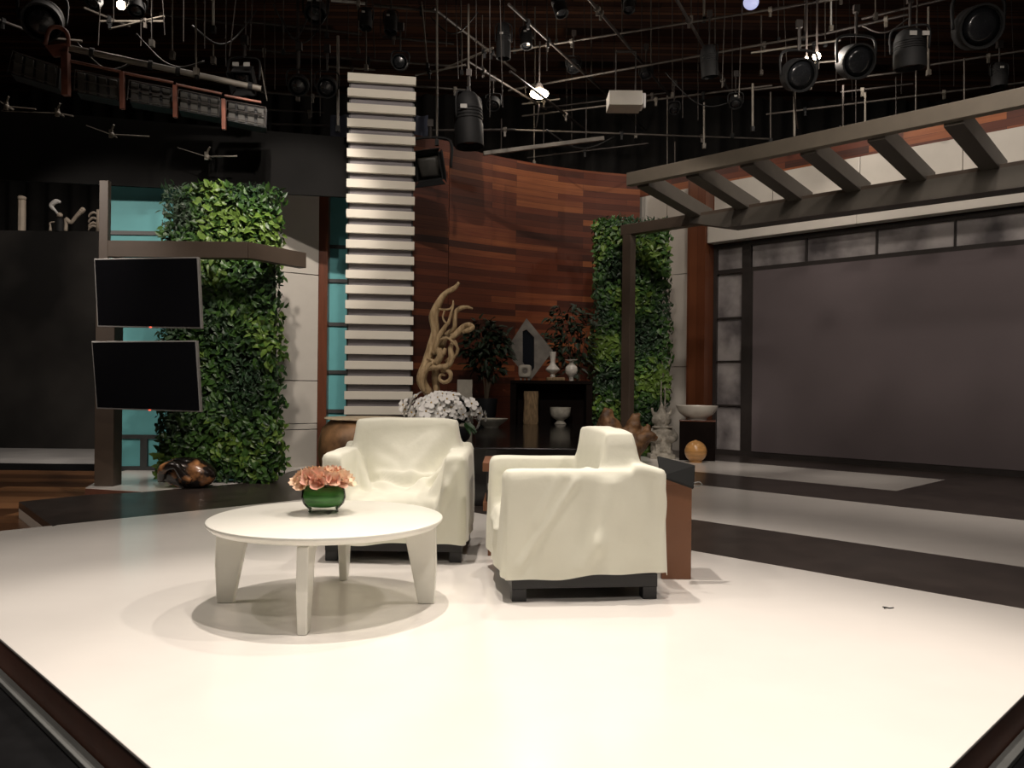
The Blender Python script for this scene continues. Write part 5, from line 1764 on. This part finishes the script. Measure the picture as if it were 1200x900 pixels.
# small booms clamped on the border flat
for (x0, y0, xm, ym, x1, y1, lab) in ((101, 147, 133, 157, 175, 160, 'thin pale boom arm on the border flat above the teal panel'), (208, 173, 245, 183, 278, 183, 'thin pale boom arm on the border flat above the green wall'),
                                      (-8, 112, 10, 124, 42, 128, 'pale boom arm lying along the border flat top over the dark flat'), (2, 130, 70, 132, 86, 136, 'pale rod along the border flat edge under a boom arm')):
    a, m_, b_ = at(x0, y0, 9.80), at(xm, ym, 9.78), at(x1, y1, 9.80)
    o = empty('hanging_boom', tuple(m_)); tag(o, lab, 'boom arm', 'boom arms along the border flat')
    mb = MB(); mb.tube([a - m_, Vector((-.04, .02, .0))], .005, 6); mb.tube([Vector((-.04, .02, .0)), b_ - m_], .009, 6)
    mb.build('arm', M['pipe_pale'], o)
    mb = MB(); mb.ball((-.02, 0, -.01), (.032, .03, .03), 10, 8); mb.box(-.05, -.01, -.015, .015, -.045, .05); mb.tube([(-.03, 0, .03), (0.02, -.03, .10)], .012, 6)
    mb.tube([(-.03, .0, 0), (-.03, .14, .0)], .012, 6)
    mb.build('clamp', M['pipe_pale'], o, smooth=True, auto=40)

# slack cables
CB = [((225, 30, 10.5), (300, 12, 11.5), .35), ((320, 5, 12), (385, 15, 12.3), .5), ((330, 20, 12), (360, 22, 12), .3), ((505, 20, 12.8), (560, 14, 13), .3), ((640, 152, 13.5), (720, 160, 13.8), .25), ((780, 85, 14), (862, 118, 13.8), .3),
      ((632, 122, 13.9), (626, 150, 14.2), .15), ((160, 40, 9.4), (240, 72, 9.5), .2), ((1010, 30, 11.4), (1066, 20, 11.2), .15), ((930, 100, 11.3), (935, 150, 12.5), .1), ((90, 50, 9.2), (160, 70, 9.4), .2)]
where = ['above the pale pipe', 'high before the slatted tower', 'beneath the high slack cable', 'over the wood wall edge', 'low over the middle of the wood wall', 'over the pergola corner', 'under the glowing round lamp',
         'along the pale pipe', 'beside the tall lamp housing', 'below the glaring bulbs', 'beside the red arch']
for (p, q, sag), wh in zip(CB, where):
    a, b_ = at(*p), at(*q)
    m_ = (a + b_) / 2 - Vector((0, 0, sag))
    mb = MB(); mb.tube(catmull([a, a * .7 + b_ * .3 - Vector((0, 0, sag * .8)), m_, a * .3 + b_ * .7 - Vector((0, 0, sag * .8)), b_], 5), .012, 6)
    o = mb.build('hanging_cable', M['cable'] if sag > .2 else M['pipe_dark'], smooth=True)
    tag(o, 'slack dark cable looping ' + wh, 'cable', 'slack cables on the grid')

# ================================================================== LIGHT
WARM = (1.0, 0.885, 0.785)


def spot(name, loc, aim, w, ang=60, blend=.4, size=.12, col=WARM):
    L = bpy.data.lights.new(name, 'SPOT')
    L.energy, L.spot_size, L.spot_blend, L.shadow_soft_size, L.color = w, math.radians(ang), blend, size, col
    o = bpy.data.objects.new(name, L)
    o.location = loc
    o.rotation_euler = (Vector(aim) - Vector(loc)).to_track_quat('-Z', 'Y').to_euler()
    COL.objects.link(o)
    return o


def point(name, loc, w, size=.08, col=WARM):
    L = bpy.data.lights.new(name, 'POINT')
    L.energy, L.shadow_soft_size, L.color = w, size, col
    o = bpy.data.objects.new(name, L); o.location = loc
    COL.objects.link(o)


spot('stage_key', (-.95, 4.95, 7.2), (-.35, 2.9, 0), 1300, 52, .5, .08)
spot('stage_cross', (3.8, 4.4, 6.4), (-.4, 4.2, .2), 560, 62, .4, .08)
spot('stage_left', (-4.6, 3.6, 6.4), (-.2, 4.4, .2), 330, 62, .4, .08)
spot('stage_front', (.6, -1.2, 6.8), (-.1, 4.2, .4), 500, 60, .4, .15)
spot('stage_near', (.3, 3.0, 7.2), (.3, 2.0, 0), 1200, 50, .6, .10)
spot('stage_back', (.9, 7.4, 7.2), (.2, 4.4, 0), 560, 60, .5, .10)
spot('green_wall_light', (-1.6, 5.4, 7.0), (-3.4, 9.2, 1.7), 500, 50, .5, .12)
spot('teal_light', (-6.7, 6.4, 4.55), (-4.4, 10.4, 1.8), 560, 46, .5, .08)
spot('tower_light', (-.6, 4.6, 6.6), (-1.6, 9.7, 2.6), 640, 54, .4, .08)
spot('white_panel_light', (-2.2, 6.4, 6.3), (-2.85, 11.1, 1.9), 820, 30, .5, .06)
spot('flat_light', (-4.6, 10.9, 7.4), (-9.0, 15.0, .9), 700, 80, .8, .2)
spot('deck_light', (-6.8, 3.2, 6.2), (-3.7, 6.4, -.1), 560, 56, .7, .1)
spot('floor_light', (-3.8, 10.6, 7.4), (-6.6, 9.6, -.1), 420, 70, .8, .2)
spot('wood_wall_light', (-.4, 8.6, 7.4), (.4, 14.0, 4.9), 430, 44, .7, .08)
spot('green_post_light', (1.4, 8.8, 7.6), (2.0, 13.5, 1.6), 400, 36, .5, .12)
spot('pergola_light', (1.5, 3.5, 7.0), (4.5, 8.5, 3.6), 400, 70, .6, .2)
spot('screen_light', (4.6, 7.6, 7.4), (6.5, 10.5, 0.5), 420, 95, .8, .3)
spot('screen_front', (3.0, 1.8, 5.2), (7.2, 10.2, 1.3), 700, 62, .7, .35)
spot('corner_light', (1.5, 8.2, 5.4), (2.8, 12.6, .5), 260, 34, .6, .08)
spot('panel_light', (2.6, 9.0, 6.2), (3.6, 13.6, 4.0), 170, 70, .6, .2)
point('glow_point', tuple(at(632, 112, 13.9) + Vector((0, -.25, .1))), 60, .12)
point('glow_point', tuple(at(957, 66, 11.5) + Vector((0, -.15, -.02))), 60, .06)
point('glow_point', tuple(at(142, 6, 9.8) + Vector((0, -.12, -.05))), 14, .05)
spot('ceiling_fill', (-2, 13.5, 5.6), (0, 18.5, 9.0), 14, 120, .8, .2)  # unseen uplight added to brighten the ceiling boards, no fixture stands here
spot('ceiling_fill', (5, 12.5, 5.8), (6, 16, 9.0), 55, 130, .8, .2)  # second added uplight, for the boards over the pergola side

w = bpy.data.worlds.new('studio_dark')
w.use_nodes = True
w.node_tree.nodes['Background'].inputs['Color'].default_value = (1.0, .88, .74, 1)
w.node_tree.nodes['Background'].inputs['Strength'].default_value = 0.006
S.world = w

# ================================================================== CAMERA
cd = bpy.data.cameras.new('camera')
cd.sensor_fit = 'HORIZONTAL'
cd.sensor_width = 36.0
cd.lens = F / 1200 * 36.0
cd.clip_end = 200
co = bpy.data.objects.new('camera', cd)
COL.objects.link(co)
X = Vector((RC, 0, RS)); Yv = Vector((-RS, 0, RC)); Z = Vector((0, -1, 0))
co.matrix_world = Matrix(((X.x, Yv.x, Z.x, 0), (X.y, Yv.y, Z.y, 0), (X.z, Yv.z, Z.z, CAMZ), (0, 0, 0, 1)))
S.camera = co
S.view_settings.view_transform = 'Standard'
S.view_settings.look = 'None'
S.view_settings.gamma = 1
S.view_settings.exposure = 0.0
S.view_settings.use_curve_mapping = False
